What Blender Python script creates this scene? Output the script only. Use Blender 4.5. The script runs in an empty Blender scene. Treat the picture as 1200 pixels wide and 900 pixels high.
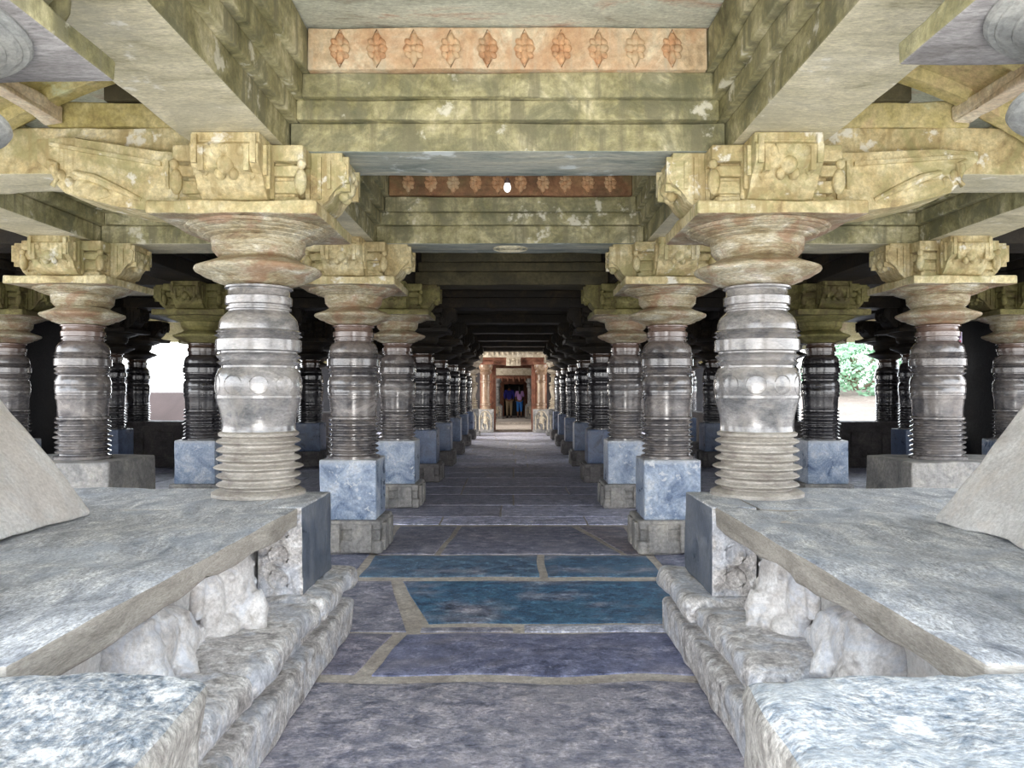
import bpy, bmesh, math, random
from mathutils import Vector, Matrix, noise
random.seed(7)
PI = math.pi
SC = bpy.context.scene
COL = SC.collection
CX = -0.04           # centre line of the aisle
BAY = 2.75
FRONT = 4.6          # y of the pillars that stand on the platforms

# ------------------------------------------------------------------ materials
def _n(nt, t, **kw):
    n = nt.nodes.new(t)
    for k, v in kw.items():
        if k in n.inputs: n.inputs[k].default_value = v
        else: setattr(n, k, v)
    return n

def stone(name, cols, scale=2.0, stretch=(1, 1, 1), rough=(0.6, 0.85), bump=0.4, fine=30.0,
          fine_mix=0.35, spec=0.4, grime=None, grime_amt=0.5, grime_scale=1.2, blotch=None, blotch_scale=4.0,
          blotch_th=0.68, use_attr=False, rings=0, coat=0.0, streaks=None, pits=0.0, zband=None, distort=.6):
    m = bpy.data.materials.new(name); m.use_nodes = True
    nt = m.node_tree; nt.nodes.clear(); L = nt.links.new
    out = _n(nt, 'ShaderNodeOutputMaterial'); b = _n(nt, 'ShaderNodeBsdfPrincipled')
    L(b.outputs[0], out.inputs[0])
    geo = _n(nt, 'ShaderNodeNewGeometry')
    mp = _n(nt, 'ShaderNodeMapping'); mp.inputs['Scale'].default_value = stretch
    L(geo.outputs['Position'], mp.inputs['Vector'])
    n1 = _n(nt, 'ShaderNodeTexNoise', Scale=scale, Detail=9.0, Roughness=0.68, Distortion=distort)
    L(mp.outputs[0], n1.inputs['Vector'])
    cr = _n(nt, 'ShaderNodeValToRGB')
    el = cr.color_ramp.elements
    k = len(cols)
    lo, hi = 0.30, 0.70
    el[0].position = lo; el[0].color = (*cols[0], 1)
    el[1].position = hi; el[1].color = (*cols[-1], 1)
    for i in range(1, k - 1):
        e = el.new(lo + (hi - lo) * i / (k - 1)); e.color = (*cols[i], 1)
    L(n1.outputs['Fac'], cr.inputs['Fac'])
    col = cr.outputs['Color']
    n2 = _n(nt, 'ShaderNodeTexNoise', Scale=fine, Detail=8.0, Roughness=0.75)
    L(mp.outputs[0], n2.inputs['Vector'])
    def mixc(fac, a, bb, mode='MIX'):
        mx = _n(nt, 'ShaderNodeMix', data_type='RGBA', blend_type=mode)
        if hasattr(fac, 'is_output'): L(fac, mx.inputs[0])
        else: mx.inputs[0].default_value = fac
        for s, v in ((6, a), (7, bb)):
            if hasattr(v, 'is_output'): L(v, mx.inputs[s])
            else: mx.inputs[s].default_value = (*v, 1)
        return mx.outputs[2]
    def ramp(src, a, bq):
        r = _n(nt, 'ShaderNodeMapRange'); r.inputs['From Min'].default_value = a; r.inputs['From Max'].default_value = bq
        r.interpolation_type = 'SMOOTHSTEP'
        L(src, r.inputs['Value']); return r.outputs[0]
    def mul(a, f):
        r = _n(nt, 'ShaderNodeMath', operation='MULTIPLY'); L(a, r.inputs[0])
        if hasattr(f, 'is_output'): L(f, r.inputs[1])
        else: r.inputs[1].default_value = f
        return r.outputs[0]
    # fine grain darkens / lightens
    fr = _n(nt, 'ShaderNodeMapRange'); fr.inputs['From Min'].default_value = 0.32; fr.inputs['From Max'].default_value = 0.68
    fr.inputs['To Min'].default_value = 1.0 - fine_mix; fr.inputs['To Max'].default_value = 1.0 + fine_mix
    L(n2.outputs['Fac'], fr.inputs['Value'])
    vm = _n(nt, 'ShaderNodeVectorMath', operation='SCALE'); L(col, vm.inputs[0]); L(fr.outputs[0], vm.inputs['Scale'])
    col = vm.outputs[0]
    if grime:
        n3 = _n(nt, 'ShaderNodeTexNoise', Scale=grime_scale, Detail=7.0, Roughness=0.7, Distortion=1.0)
        L(geo.outputs['Position'], n3.inputs['Vector'])
        col = mixc(mul(ramp(n3.outputs['Fac'], 0.45, 0.62), grime_amt), col, grime)
    if streaks:
        mp2 = _n(nt, 'ShaderNodeMapping'); mp2.inputs['Scale'].default_value = (7, 7, 0.7)
        L(geo.outputs['Position'], mp2.inputs['Vector'])
        n5 = _n(nt, 'ShaderNodeTexNoise', Scale=1.6, Detail=6.0, Roughness=0.6)
        L(mp2.outputs[0], n5.inputs['Vector'])
        col = mixc(mul(ramp(n5.outputs['Fac'], 0.50, 0.66), 0.75), col, streaks)
    if zband:
        z0, z1, zc = zband
        sx = _n(nt, 'ShaderNodeSeparateXYZ'); L(geo.outputs['Position'], sx.inputs[0])
        col = mixc(mul(ramp(sx.outputs['Z'], z0, z1), 0.85), col, zc)
    if blotch:
        v = _n(nt, 'ShaderNodeTexNoise', Scale=blotch_scale, Detail=9.0, Roughness=0.62)
        L(geo.outputs['Position'], v.inputs['Vector'])
        col = mixc(mul(ramp(v.outputs['Fac'], blotch_th, blotch_th + 0.07), 0.8), col, blotch)
    if use_attr:
        at = _n(nt, 'ShaderNodeVertexColor'); at.layer_name = 'tint'
        col = mixc(1.0, col, at.outputs['Color'], 'MULTIPLY')
    L(col, b.inputs['Base Color'])
    rr = _n(nt, 'ShaderNodeMapRange'); rr.inputs['From Min'].default_value = 0.35; rr.inputs['From Max'].default_value = 0.65
    rr.inputs['To Min'].default_value = rough[0]; rr.inputs['To Max'].default_value = rough[1]
    L(n1.outputs['Fac'], rr.inputs['Value']); L(rr.outputs[0], b.inputs['Roughness'])
    b.inputs['Specular IOR Level'].default_value = spec
    b.inputs['Coat Weight'].default_value = coat; b.inputs['Coat Roughness'].default_value = 0.15
    h = n2.outputs['Fac']
    ad = _n(nt, 'ShaderNodeMath', operation='ADD'); L(mul(n1.outputs['Fac'], 1.6), ad.inputs[0]); L(mul(h, 0.6), ad.inputs[1])
    h = ad.outputs[0]
    if rings:
        sx = _n(nt, 'ShaderNodeSeparateXYZ'); L(geo.outputs['Position'], sx.inputs[0])
        w = _n(nt, 'ShaderNodeMath', operation='SINE'); L(mul(sx.outputs['Z'], rings), w.inputs[0])
        a2 = _n(nt, 'ShaderNodeMath', operation='ADD'); L(h, a2.inputs[0]); L(mul(w.outputs[0], 0.05), a2.inputs[1]); h = a2.outputs[0]
    bp = _n(nt, 'ShaderNodeBump', Strength=bump, Distance=0.02)
    L(h, bp.inputs['Height']); L(bp.outputs[0], b.inputs['Normal'])
    return m

def plain(name, col, rough=0.7, emit=0.0, var=0.12, scale=8.0):
    m = bpy.data.materials.new(name); m.use_nodes = True
    nt = m.node_tree; b = nt.nodes['Principled BSDF']; L = nt.links.new
    n = _n(nt, 'ShaderNodeTexNoise', Scale=scale, Detail=5.0)
    g = _n(nt, 'ShaderNodeNewGeometry'); L(g.outputs['Position'], n.inputs['Vector'])
    r = _n(nt, 'ShaderNodeMapRange'); r.inputs['To Min'].default_value = 1 - var; r.inputs['To Max'].default_value = 1 + var
    L(n.outputs['Fac'], r.inputs['Value'])
    v = _n(nt, 'ShaderNodeVectorMath', operation='SCALE'); v.inputs[0].default_value = col
    L(r.outputs[0], v.inputs['Scale']); L(v.outputs[0], b.inputs['Base Color'])
    b.inputs['Roughness'].default_value = rough
    if emit:
        b.inputs['Emission Color'].default_value = (*col, 1); b.inputs['Emission Strength'].default_value = emit
    return m

M = {}
M['ochre'] = stone('ochre_lichen_stone', [(.26, .18, .085), (.55, .45, .24), (.70, .62, .38), (.84, .79, .60)], 3.4, bump=.6, fine=26,
                   grime=(.36, .34, .16), grime_amt=.7, grime_scale=2.6, streaks=(.40, .31, .15), blotch=(.88, .87, .80), blotch_scale=6, blotch_th=.60)
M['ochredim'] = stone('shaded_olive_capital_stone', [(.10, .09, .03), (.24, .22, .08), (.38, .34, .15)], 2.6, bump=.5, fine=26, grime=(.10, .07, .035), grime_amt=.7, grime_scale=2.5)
M['deepshade'] = stone('deep_shade_stone', [(.010, .008, .006), (.026, .021, .015), (.07, .05, .03)], 2.2, bump=.5, fine=26)  # near-black colour imitates the deep shade of far beams, capitals and ceiling
M['shaftshade'] = stone('shaded_polished_soapstone', [(.015, .014, .018), (.04, .038, .042), (.09, .08, .08)], 2.6, (1, 1, 2.2), (.10, .30), bump=.08, fine=30, spec=.8, rings=310, coat=.5,
                   zband=(1.86, 2.15, (.10, .055, .035)))  # shaft colour darkened to imitate shade deeper in the hall
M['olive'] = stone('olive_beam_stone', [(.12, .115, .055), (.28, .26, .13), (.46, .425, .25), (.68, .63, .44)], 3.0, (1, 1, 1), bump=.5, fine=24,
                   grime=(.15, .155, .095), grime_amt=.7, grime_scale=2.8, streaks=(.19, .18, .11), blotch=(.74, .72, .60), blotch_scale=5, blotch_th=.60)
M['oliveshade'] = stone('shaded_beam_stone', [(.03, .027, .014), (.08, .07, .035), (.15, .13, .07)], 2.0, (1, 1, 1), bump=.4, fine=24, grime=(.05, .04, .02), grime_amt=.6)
M['soffit'] = stone('pale_soffit_stone', [(.34, .31, .19), (.56, .52, .36), (.68, .63, .46), (.80, .75, .58)], 2.2, (1.0, 3.2, 1), bump=.3, fine=34,
                    grime=(.40, .39, .30), grime_amt=.45, blotch=(.84, .82, .74), blotch_scale=5, blotch_th=.63)
M['graysoffit'] = stone('grey_blue_soffit_stone', [(.12, .15, .13), (.28, .32, .29), (.46, .47, .40), (.64, .62, .48)], 3.0, (.5, 3, 1), bump=.4, fine=30,
                        blotch=(.74, .80, .80), blotch_scale=2.2, blotch_th=.60)
M['frieze'] = stone('reddish_frieze_stone', [(.36, .24, .13), (.52, .39, .24), (.62, .50, .34), (.66, .62, .46)], 3.0, bump=.6, fine=22,
                    grime=(.50, .27, .14), grime_amt=.6, grime_scale=1.6, streaks=(.50, .44, .32))
M['friezedark'] = stone('brown_red_frieze_stone', [(.10, .045, .02), (.24, .12, .06), (.36, .22, .11)], 3.0, bump=.6, fine=22, grime=(.16, .15, .07), grime_amt=.5)
M['flower'] = stone('red_flower_carving', [(.34, .17, .08), (.52, .29, .15), (.62, .45, .27)], 5.0, bump=.5, grime=(.55, .46, .30), grime_amt=.7, grime_scale=1.3)
M['flowerdark'] = stone('brown_flower_carving', [(.22, .08, .04), (.34, .16, .08), (.40, .26, .15)], 5.0, bump=.5)
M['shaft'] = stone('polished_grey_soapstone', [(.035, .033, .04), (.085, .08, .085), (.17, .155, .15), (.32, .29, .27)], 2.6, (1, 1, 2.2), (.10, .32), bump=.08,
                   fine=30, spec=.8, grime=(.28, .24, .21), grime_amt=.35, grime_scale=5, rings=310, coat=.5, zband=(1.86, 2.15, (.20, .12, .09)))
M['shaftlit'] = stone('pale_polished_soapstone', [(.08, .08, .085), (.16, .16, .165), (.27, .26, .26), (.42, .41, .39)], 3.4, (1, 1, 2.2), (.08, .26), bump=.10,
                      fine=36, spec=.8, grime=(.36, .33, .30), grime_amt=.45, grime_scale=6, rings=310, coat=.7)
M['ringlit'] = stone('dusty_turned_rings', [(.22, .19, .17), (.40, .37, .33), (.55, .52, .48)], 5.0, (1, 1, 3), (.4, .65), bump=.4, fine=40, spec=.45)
M['discs'] = stone('lichen_disc_stone', [(.14, .09, .05), (.36, .30, .18), (.54, .50, .37), (.80, .79, .72)], 4.5, (1, 1, 4), (.40, .65), bump=.6, fine=36, spec=.5,
                   fine_mix=.5, grime=(.34, .17, .10), grime_amt=.6, grime_scale=3.5)
M['pedestal'] = stone('sky_tinted_pedestal_stone', [(.07, .10, .17), (.19, .25, .36), (.36, .42, .52), (.58, .60, .62)], 4.5, (1, 1, 1), (.22, .5), bump=.25, fine=50,
                      spec=.6, blotch=(.60, .62, .64), blotch_scale=16, blotch_th=.58, zband=(.80, .9, (.50, .48, .45)))  # blue reflection of the sky is painted into the stone colour
M['pedestalshade'] = stone('shaded_pedestal_stone', [(.02, .03, .06), (.06, .09, .17), (.13, .18, .28)], 4.5, (1, 1, 1), (.22, .5), bump=.2, fine=50, spec=.6)  # sky-tinted pedestal darkened, shade of the deep hall put into the colour
M['plinthshade'] = stone('shaded_plinth_stone', [(.05, .05, .05), (.12, .11, .11), (.22, .20, .19)], 4.0, bump=.5, fine=30)  # plinth copy with the same painted shade
M['abacusunder'] = stone('grey_purple_abacus_underside', [(.14, .13, .125), (.27, .26, .26), (.42, .41, .41)], 3.0, (1, 3, 1), bump=.4)
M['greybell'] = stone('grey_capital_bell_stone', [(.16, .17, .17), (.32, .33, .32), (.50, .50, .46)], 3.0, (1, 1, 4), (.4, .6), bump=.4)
M['plinth'] = stone('dusty_plinth_stone', [(.12, .12, .125), (.26, .25, .24), (.42, .39, .35)], 4.0, bump=.5, fine=30)
M['floor'] = stone('floor_slab_stone', [(.06, .07, .11), (.20, .21, .27), (.42, .41, .46), (.72, .69, .70)], 8.0, (1, 1.3, 1), (.36, .66), bump=.7, fine=44,
                   fine_mix=.6, spec=.5, use_attr=True, grime=(.44, .42, .44), grime_amt=.35, grime_scale=2.2, blotch=(.66, .62, .62), blotch_scale=12, blotch_th=.60, distort=.3)
M['mortar'] = stone('pale_mortar', [(.36, .31, .28), (.52, .47, .42), (.66, .61, .55)], 5.0, bump=.4, fine=40)
M['platform'] = stone('pale_weathered_slab', [(.17, .19, .23), (.40, .42, .46), (.62, .63, .65), (.86, .86, .85)], 5.0, (2.4, 1.0, 1), (.36, .66), bump=.8, fine=50,
                      fine_mix=.7, grime=(.40, .47, .58), grime_amt=.4, grime_scale=1.6)
M['edge'] = stone('brown_grey_slab_edge', [(.22, .20, .17), (.36, .33, .29), (.50, .47, .42)], 3.0, (1, 1, 5), bump=.5, fine=40)
M['carve'] = stone('pale_carved_stone', [(.10, .09, .085), (.44, .41, .39), (.74, .71, .69), (.95, .95, .95)], 14.0, (1, 1, 1), (.3, .6), bump=.7, fine=60,
                   fine_mix=.5, grime=(.58, .66, .80), grime_amt=.4, grime_scale=4)
M['animal'] = stone('pale_animal_carving', [(.34, .31, .29), (.56, .53, .51), (.72, .70, .69), (.88, .88, .88)], 7.0, (1, 1, 1), (.28, .5), bump=.35, fine=60,
                   fine_mix=.3, grime=(.58, .66, .80), grime_amt=.4, grime_scale=4, spec=.6)
M['post'] = stone('dark_blue_post_stone', [(.04, .055, .08), (.10, .12, .16), (.22, .23, .25)], 5.0, (1, 1, .7), (.25, .6), bump=.4, fine=50, spec=.6,
                  blotch=(.5, .5, .5), blotch_scale=14, blotch_th=.67)
M['block'] = stone('speckled_granite', [(.02, .05, .09), (.24, .28, .33), (.60, .60, .60), (.88, .88, .86)], 34.0, (1, .8, 1), (.45, .8), bump=.9, fine=90, fine_mix=.7,
                   grime=(.55, .56, .56), grime_amt=.3, grime_scale=1.5, blotch=(.98, .98, .98), blotch_scale=7.0, blotch_th=.575, distort=.1)
M['blockside'] = stone('beige_granite_side', [(.22, .20, .19), (.44, .42, .39), (.66, .64, .61)], 26.0, (1, 1, .6), bump=.9, fine=90, fine_mix=.5, distort=.1)
M['blockr'] = stone('bluish_speckled_granite', [(.06, .11, .17), (.32, .36, .41), (.58, .59, .60), (.82, .82, .79)], 24.0, (1, 1.4, 1), (.45, .8), bump=.7, fine=80, fine_mix=.7,
                    grime=(.55, .58, .60), grime_amt=.35, grime_scale=2.5, blotch=(.95, .95, .96), blotch_scale=6.5, blotch_th=.61, distort=.1)
M['back'] = stone('rough_pale_back_stone', [(.50, .49, .48), (.62, .61, .60), (.76, .76, .76)], 3.0, bump=.6, fine=55, fine_mix=.25,
                  grime=(.60, .50, .42), grime_amt=.3, grime_scale=2)
M['ceiling'] = stone('ceiling_stone', [(.22, .18, .13), (.44, .46, .38), (.58, .60, .50), (.44, .26, .17)], 1.6, (1, 2.4, 1), bump=.4)
M['eave'] = stone('eave_stone', [(.22, .17, .07), (.40, .34, .13), (.54, .47, .24), (.52, .38, .24)], 1.8, bump=.4, blotch=(.60, .66, .46), blotch_scale=1.6, blotch_th=.58)
M['pinkeave'] = stone('pale_purlin_stone', [(.50, .38, .28), (.70, .60, .46), (.88, .84, .72)], 4.0, bump=.5)
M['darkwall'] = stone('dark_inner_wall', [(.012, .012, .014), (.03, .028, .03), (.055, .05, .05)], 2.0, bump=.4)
M['parapet'] = stone('dark_parapet_stone', [(.05, .04, .04), (.10, .09, .09), (.17, .15, .14)], 3.0, bump=.6)
M['shrine'] = stone('red_brown_shrine_stone', [(.07, .03, .018), (.20, .075, .045), (.32, .18, .11)], 3.0, bump=.5)
M['doorshaft'] = stone('brown_door_pillar_stone', [(.10, .06, .035), (.22, .14, .09), (.40, .30, .20)], 4.0, (1, 1, .5), (.25, .45), bump=.3)
M['shrinepale'] = stone('cream_shrine_stone', [(.28, .22, .16), (.50, .42, .31), (.66, .60, .48)], 5.0, bump=.6)
M['panel'] = stone('carved_pedestal_panel', [(.10, .10, .10), (.26, .25, .24), (.42, .40, .38)], 6.0, bump=.6)
M['ground'] = stone('dusty_ground', [(.17, .13, .10), (.24, .18, .14), (.30, .25, .21)], .8, bump=.2, fine=6)
M['compound'] = stone('pinkish_compound_wall', [(.09, .068, .064), (.12, .09, .085), (.15, .115, .11)], .4, bump=.2)
M['bark'] = plain('tree_bark', (.16, .11, .07), .9)
M['leaf'] = plain('tree_foliage', (.27, .44, .27), .7, var=.5, scale=1.2)
M['navy'] = plain('navy_cloth', (.05, .05, .38), .8)
M['khaki'] = plain('khaki_cloth', (.50, .38, .24), .85)
M['lilac'] = plain('lilac_cloth', (.62, .36, .75), .8)
M['blue'] = plain('bright_blue_cloth', (.05, .25, .75), .8)
M['skin'] = plain('brown_skin', (.30, .15, .09), .55, var=.05)
M['hair'] = plain('black_hair', (.012, .010, .010), .45)
M['shoe'] = plain('dark_leather', (.06, .035, .03), .5)
M['lampwhite'] = plain('white_porcelain', (.95, .95, .92), .25, emit=1.2, var=0)
M['signwhite'] = plain('sign_white', (.55, .5, .65), .6)
M['signred'] = plain('sign_red', (.45, .02, .08), .6)
M['signpurple'] = plain('sign_purple', (.10, .04, .15), .6)

# ------------------------------------------------------------------ mesh helpers
def link(name, bm, mat, parent=None, smooth=True, ang=40):
    me = bpy.data.meshes.new(name)
    bmesh.ops.recalc_face_normals(bm, faces=bm.faces)
    bm.to_mesh(me); bm.free()
    for m in (mat if isinstance(mat, (list, tuple)) else [mat]): me.materials.append(m)
    if smooth:
        me.shade_smooth()
        try: me.set_sharp_from_angle(angle=math.radians(ang))
        except Exception: pass
    o = bpy.data.objects.new(name, me); COL.objects.link(o)
    if parent: o.parent = parent
    return o

def thing(name, label, cat, loc=(0, 0, 0), group=None, rz=0):
    o = bpy.data.objects.new(name, None); COL.objects.link(o)
    o.empty_display_size = .2
    o.location = loc; o.rotation_euler = (0, 0, rz); o['label'] = label; o['category'] = cat
    if group: o['group'] = group
    o['kind'] = 'thing'
    return o

def tag(o, label, cat, group=None):
    o['label'] = label; o['category'] = cat
    if group: o['group'] = group
    return o

def struct(o):
    o['kind'] = 'structure'; return o

def copy_tree(root, loc, label=None, group=None, rz=None, skip=()):
    r = root.copy(); COL.objects.link(r); r.location = loc
    if rz is not None: r.rotation_euler = (0, 0, rz)
    if label: r['label'] = label
    if group: r['group'] = group
    for ch in list(root.children):
        if ch.name.split('.')[0] in skip: continue
        c = ch.copy(); COL.objects.link(c); c.parent = r
        for g in ch.children:
            d = g.copy(); COL.objects.link(d); d.parent = c
    return r

def axis_pts(a, b, res, r):
    n = max(1, int(round((b - a - 2 * r) / res)))
    pts = [a, a + r * .3, a + r * .65, a + r] + [a + r + (b - a - 2 * r) * i / n for i in range(1, n)] + [b - r, b - r * .65, b - r * .3, b]
    return pts

def rough_box(bm, x0, x1, y0, y1, z0, z1, r=.02, res=.08, amp=.006, freq=3.0, warp=None, seed=0.0, mi=0, facemat=None):
    """a stone block with worn rounded edges; warp(p)->p reshapes it; facemat(normal)->material index"""
    r = min(r, (x1 - x0) * .45, (y1 - y0) * .45, (z1 - z0) * .45)
    X, Y, Z = axis_pts(x0, x1, res, r), axis_pts(y0, y1, res, r), axis_pts(z0, z1, res, r)
    cache = {}
    def v(i, j, k):
        key = (i, j, k)
        if key in cache: return cache[key]
        p = Vector((X[i], Y[j], Z[k]))
        q = Vector((min(max(p.x, x0 + r), x1 - r), min(max(p.y, y0 + r), y1 - r), min(max(p.z, z0 + r), z1 - r)))
        d = p - q
        if d.length > 1e-9: p = q + d.normalized() * r
        if amp:
            s = p * freq + Vector((seed, seed * 1.7, 0))
            nz = noise.noise(s) + .5 * noise.noise(s * 2.3) + .3 * noise.noise(s * 5.1)
            c = Vector(((x0 + x1) / 2, (y0 + y1) / 2, (z0 + z1) / 2))
            nn = d.normalized() if d.length > 1e-9 else Vector((0, 0, 0))
            p = p + nn * nz * amp
        if warp: p = Vector(warp(p))
        cache[key] = bm.verts.new(p); return cache[key]
    nx, ny, nz_ = len(X) - 1, len(Y) - 1, len(Z) - 1
    def face(a, b, c, d, n):
        f = bm.faces.new((a, b, c, d)); f.material_index = facemat(n) if facemat else mi
    for i in range(nx):
        for j in range(ny):
            face(v(i, j, 0), v(i, j + 1, 0), v(i + 1, j + 1, 0), v(i + 1, j, 0), (0, 0, -1))
            face(v(i, j, nz_), v(i + 1, j, nz_), v(i + 1, j + 1, nz_), v(i, j + 1, nz_), (0, 0, 1))
    for i in range(nx):
        for k in range(nz_):
            face(v(i, 0, k), v(i + 1, 0, k), v(i + 1, 0, k + 1), v(i, 0, k + 1), (0, -1, 0))
            face(v(i, ny, k), v(i, ny, k + 1), v(i + 1, ny, k + 1), v(i + 1, ny, k), (0, 1, 0))
    for j in range(ny):
        for k in range(nz_):
            face(v(0, j, k), v(0, j, k + 1), v(0, j + 1, k + 1), v(0, j + 1, k), (-1, 0, 0))
            face(v(nx, j, k), v(nx, j + 1, k), v(nx, j + 1, k + 1), v(nx, j, k + 1), (1, 0, 0))

def lathe(bm, prof, seg=64, z0=0.0, sharp_cap=True):
    rings = []
    for (z, r) in prof:
        rings.append([bm.verts.new((r * math.cos(2 * PI * i / seg), r * math.sin(2 * PI * i / seg), z + z0)) for i in range(seg)])
    for a, b in zip(rings, rings[1:]):
        for i in range(seg):
            bm.faces.new((a[i], a[(i + 1) % seg], b[(i + 1) % seg], b[i]))
    bm.faces.new(list(reversed(rings[0]))); bm.faces.new(rings[-1])

def prism(bm, poly, a, b, axis='x', bevel=0.0, mi=0):
    """extrude a 2D polygon between a and b along axis; poly coords are the two other axes in order"""
    def P(u, v, t):
        return {'x': (t, u, v), 'y': (u, t, v), 'z': (u, v, t)}[axis]
    A = [bm.verts.new(P(u, v, a)) for u, v in poly]; B = [bm.verts.new(P(u, v, b)) for u, v in poly]
    fs = [bm.faces.new(A), bm.faces.new(list(reversed(B)))]
    n = len(poly)
    for i in range(n):
        fs.append(bm.faces.new((A[i], B[i], B[(i + 1) % n], A[(i + 1) % n])))
    for f in fs: f.material_index = mi
    if bevel:
        es = list({e for f in fs for e in f.edges})
        bmesh.ops.bevel(bm, geom=es, offset=bevel, segments=2, affect='EDGES', profile=.6)

def ell(bm, c, s, rot=(0, 0, 0), sub=3):
    from mathutils import Euler
    m = Matrix.Translation(c) @ Euler(rot).to_matrix().to_4x4() @ Matrix.Diagonal((*s, 1))
    bmesh.ops.create_icosphere(bm, subdivisions=sub, radius=1, matrix=m)

def tube(bm, pts, rad, seg=8, closed=False):
    pts = [Vector(p) for p in pts]; n = len(pts); rings = []
    for i, p in enumerate(pts):
        a = pts[(i - 1) % n] if (closed or i > 0) else p
        b = pts[(i + 1) % n] if (closed or i < n - 1) else p
        t = (b - a).normalized(); up = Vector((0, 0, 1)) if abs(t.z) < .9 else Vector((1, 0, 0))
        s = t.cross(up).normalized(); u = s.cross(t)
        r = rad[i] if isinstance(rad, (list, tuple)) else rad
        rings.append([bm.verts.new(p + r * (math.cos(2 * PI * k / seg) * s + math.sin(2 * PI * k / seg) * u)) for k in range(seg)])
    m = n if closed else n - 1
    for i in range(m):
        a, b = rings[i], rings[(i + 1) % n]
        for k in range(seg): bm.faces.new((a[k], a[(k + 1) % seg], b[(k + 1) % seg], b[k]))
    if not closed:
        bm.faces.new(rings[0]); bm.faces.new(rings[-1])

def bake(o, *mods):
    """apply modifiers to a mesh object"""
    dg = bpy.context.evaluated_depsgraph_get(); dg.update()
    me = bpy.data.meshes.new_from_object(o.evaluated_get(dg))
    old = o.data; o.modifiers.clear(); o.data = me; me.name = old.name
    me.shade_smooth(); return o

def noisy(o, amp, freq, amp2=0, freq2=20):
    me = o.data
    nn = [v.normal.copy() for v in me.vertices]
    for v, n_ in zip(me.vertices, nn):
        p = v.co
        d = noise.noise(p * freq) * amp
        if amp2: d += (1 - abs(noise.noise(p * freq2)) * 2) * amp2
        v.co = p + n_ * d
    me.update()

# ------------------------------------------------------------------ pillar parts
def smoothp(pts, k=4):
    """Catmull-Rom through a short list of (z, r) -> smooth curve"""
    out = []
    P = [pts[0]] + list(pts) + [pts[-1]]
    for i in range(1, len(P) - 2):
        for s in range(k):
            t = s / k
            q = []
            for c in (0, 1):
                a, b, cc, d = P[i - 1][c], P[i][c], P[i + 1][c], P[i + 2][c]
                q.append(.5 * (2 * b + (cc - a) * t + (2 * a - 5 * b + 4 * cc - d) * t * t + (3 * b - a - 3 * cc + d) * t ** 3))
            out.append(tuple(q))
    out.append(pts[-1]); return out

def rings_profile(z0, z1, n, ro, ri, fat=()):
    out = []
    h = (z1 - z0) / n
    for i in range(n):
        a = z0 + i * h; R = ro + (.015 if i in fat else 0)
        out += [(a + .001, ri), (a + h * .16, ri), (a + h * .34, ri + (R - ri) * .72), (a + h * .5, R), (a + h * .60, R), (a + h * .76, ri + (R - ri) * .7), (a + h * .92, ri + .003), (a + h, ri)]
    return out

def shaft_ringed(front):
    # z measured from the shaft's foot at 0.88
    if front: return [(.88, .27), (.90, .27), (.915, .245)] + rings_profile(.92, 1.225, 6, .242, .205, (2,)) + [(1.235, .228), (1.25, .232), (1.262, .214)]
    return [(.86, .25), (.885, .25), (.895, .215)] + rings_profile(.90, 1.225, 7, .238, .208, (3,)) + [(1.235, .232), (1.25, .232), (1.262, .214)]

def shaft_upper(front):
    if front:
        belly = smoothp([(1.262, .214), (1.30, .211), (1.36, .218), (1.43, .236), (1.455, .243)]) + [(1.457, .247), (1.472, .247), (1.474, .243)] + \
            smoothp([(1.474, .243), (1.53, .248), (1.59, .242), (1.635, .222)])
    else:
        belly = smoothp([(1.262, .214), (1.29, .216), (1.36, .219), (1.42, .224)]) + [(1.425, .234), (1.455, .236), (1.46, .230), (1.475, .230), (1.48, .238), (1.53, .240), (1.535, .236), (1.55, .236), (1.555, .24)] + \
            smoothp([(1.56, .241), (1.60, .236), (1.635, .222)])
    up = [(1.637, .212), (1.648, .212), (1.652, .222), (1.662, .232), (1.668, .242), (1.674, .232), (1.682, .220), (1.690, .224), (1.70, .238), (1.706, .242), (1.712, .236),
          (1.722, .222), (1.730, .222), (1.734, .240), (1.738, .246), (1.800, .246), (1.804, .240), (1.812, .226), (1.820, .238), (1.826, .252), (1.833, .238), (1.842, .228), (1.850, .244), (1.857, .236)]
    dome = smoothp([(1.86, .230), (1.90, .226), (1.935, .212), (1.965, .182)])
    neck = [(1.97, .176), (1.978, .176), (1.982, .188), (1.992, .188), (1.996, .176), (2.006, .176), (2.012, .192), (2.055, .193), (2.060, .184), (2.066, .178), (2.10, .178), (2.106, .196), (2.116, .196), (2.122, .182)]
    return belly + up + dome + neck

DISC = [(2.122, .17), (2.126, .19), (2.140, .235), (2.146, .238), (2.150, .262), (2.165, .275), (2.172, .31), (2.188, .335), (2.200, .358), (2.212, .366), (2.224, .362), (2.240, .32), (2.262, .262), (2.286, .22)]
BELL = [(2.28, .21), (2.286, .225), (2.298, .240), (2.305, .246), (2.325, .262), (2.332, .268), (2.336, .262), (2.345, .266), (2.372, .270), (2.392, .272), (2.396, .29), (2.402, .31), (2.408, .312), (2.410, .335),
        (2.418, .35), (2.423, .352), (2.425, .372), (2.434, .388), (2.438, .39), (2.440, .405), (2.450, .415), (2.458, .415)]

def abacus_bm(h=.46):
    bm = bmesh.new()
    rough_box(bm, -h, h, -h, h, 2.458, 2.53, r=.012, res=.12, amp=.010, freq=4, seed=3, facemat=lambda n: 1 if n[2] < 0 else 0)
    return bm

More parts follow.
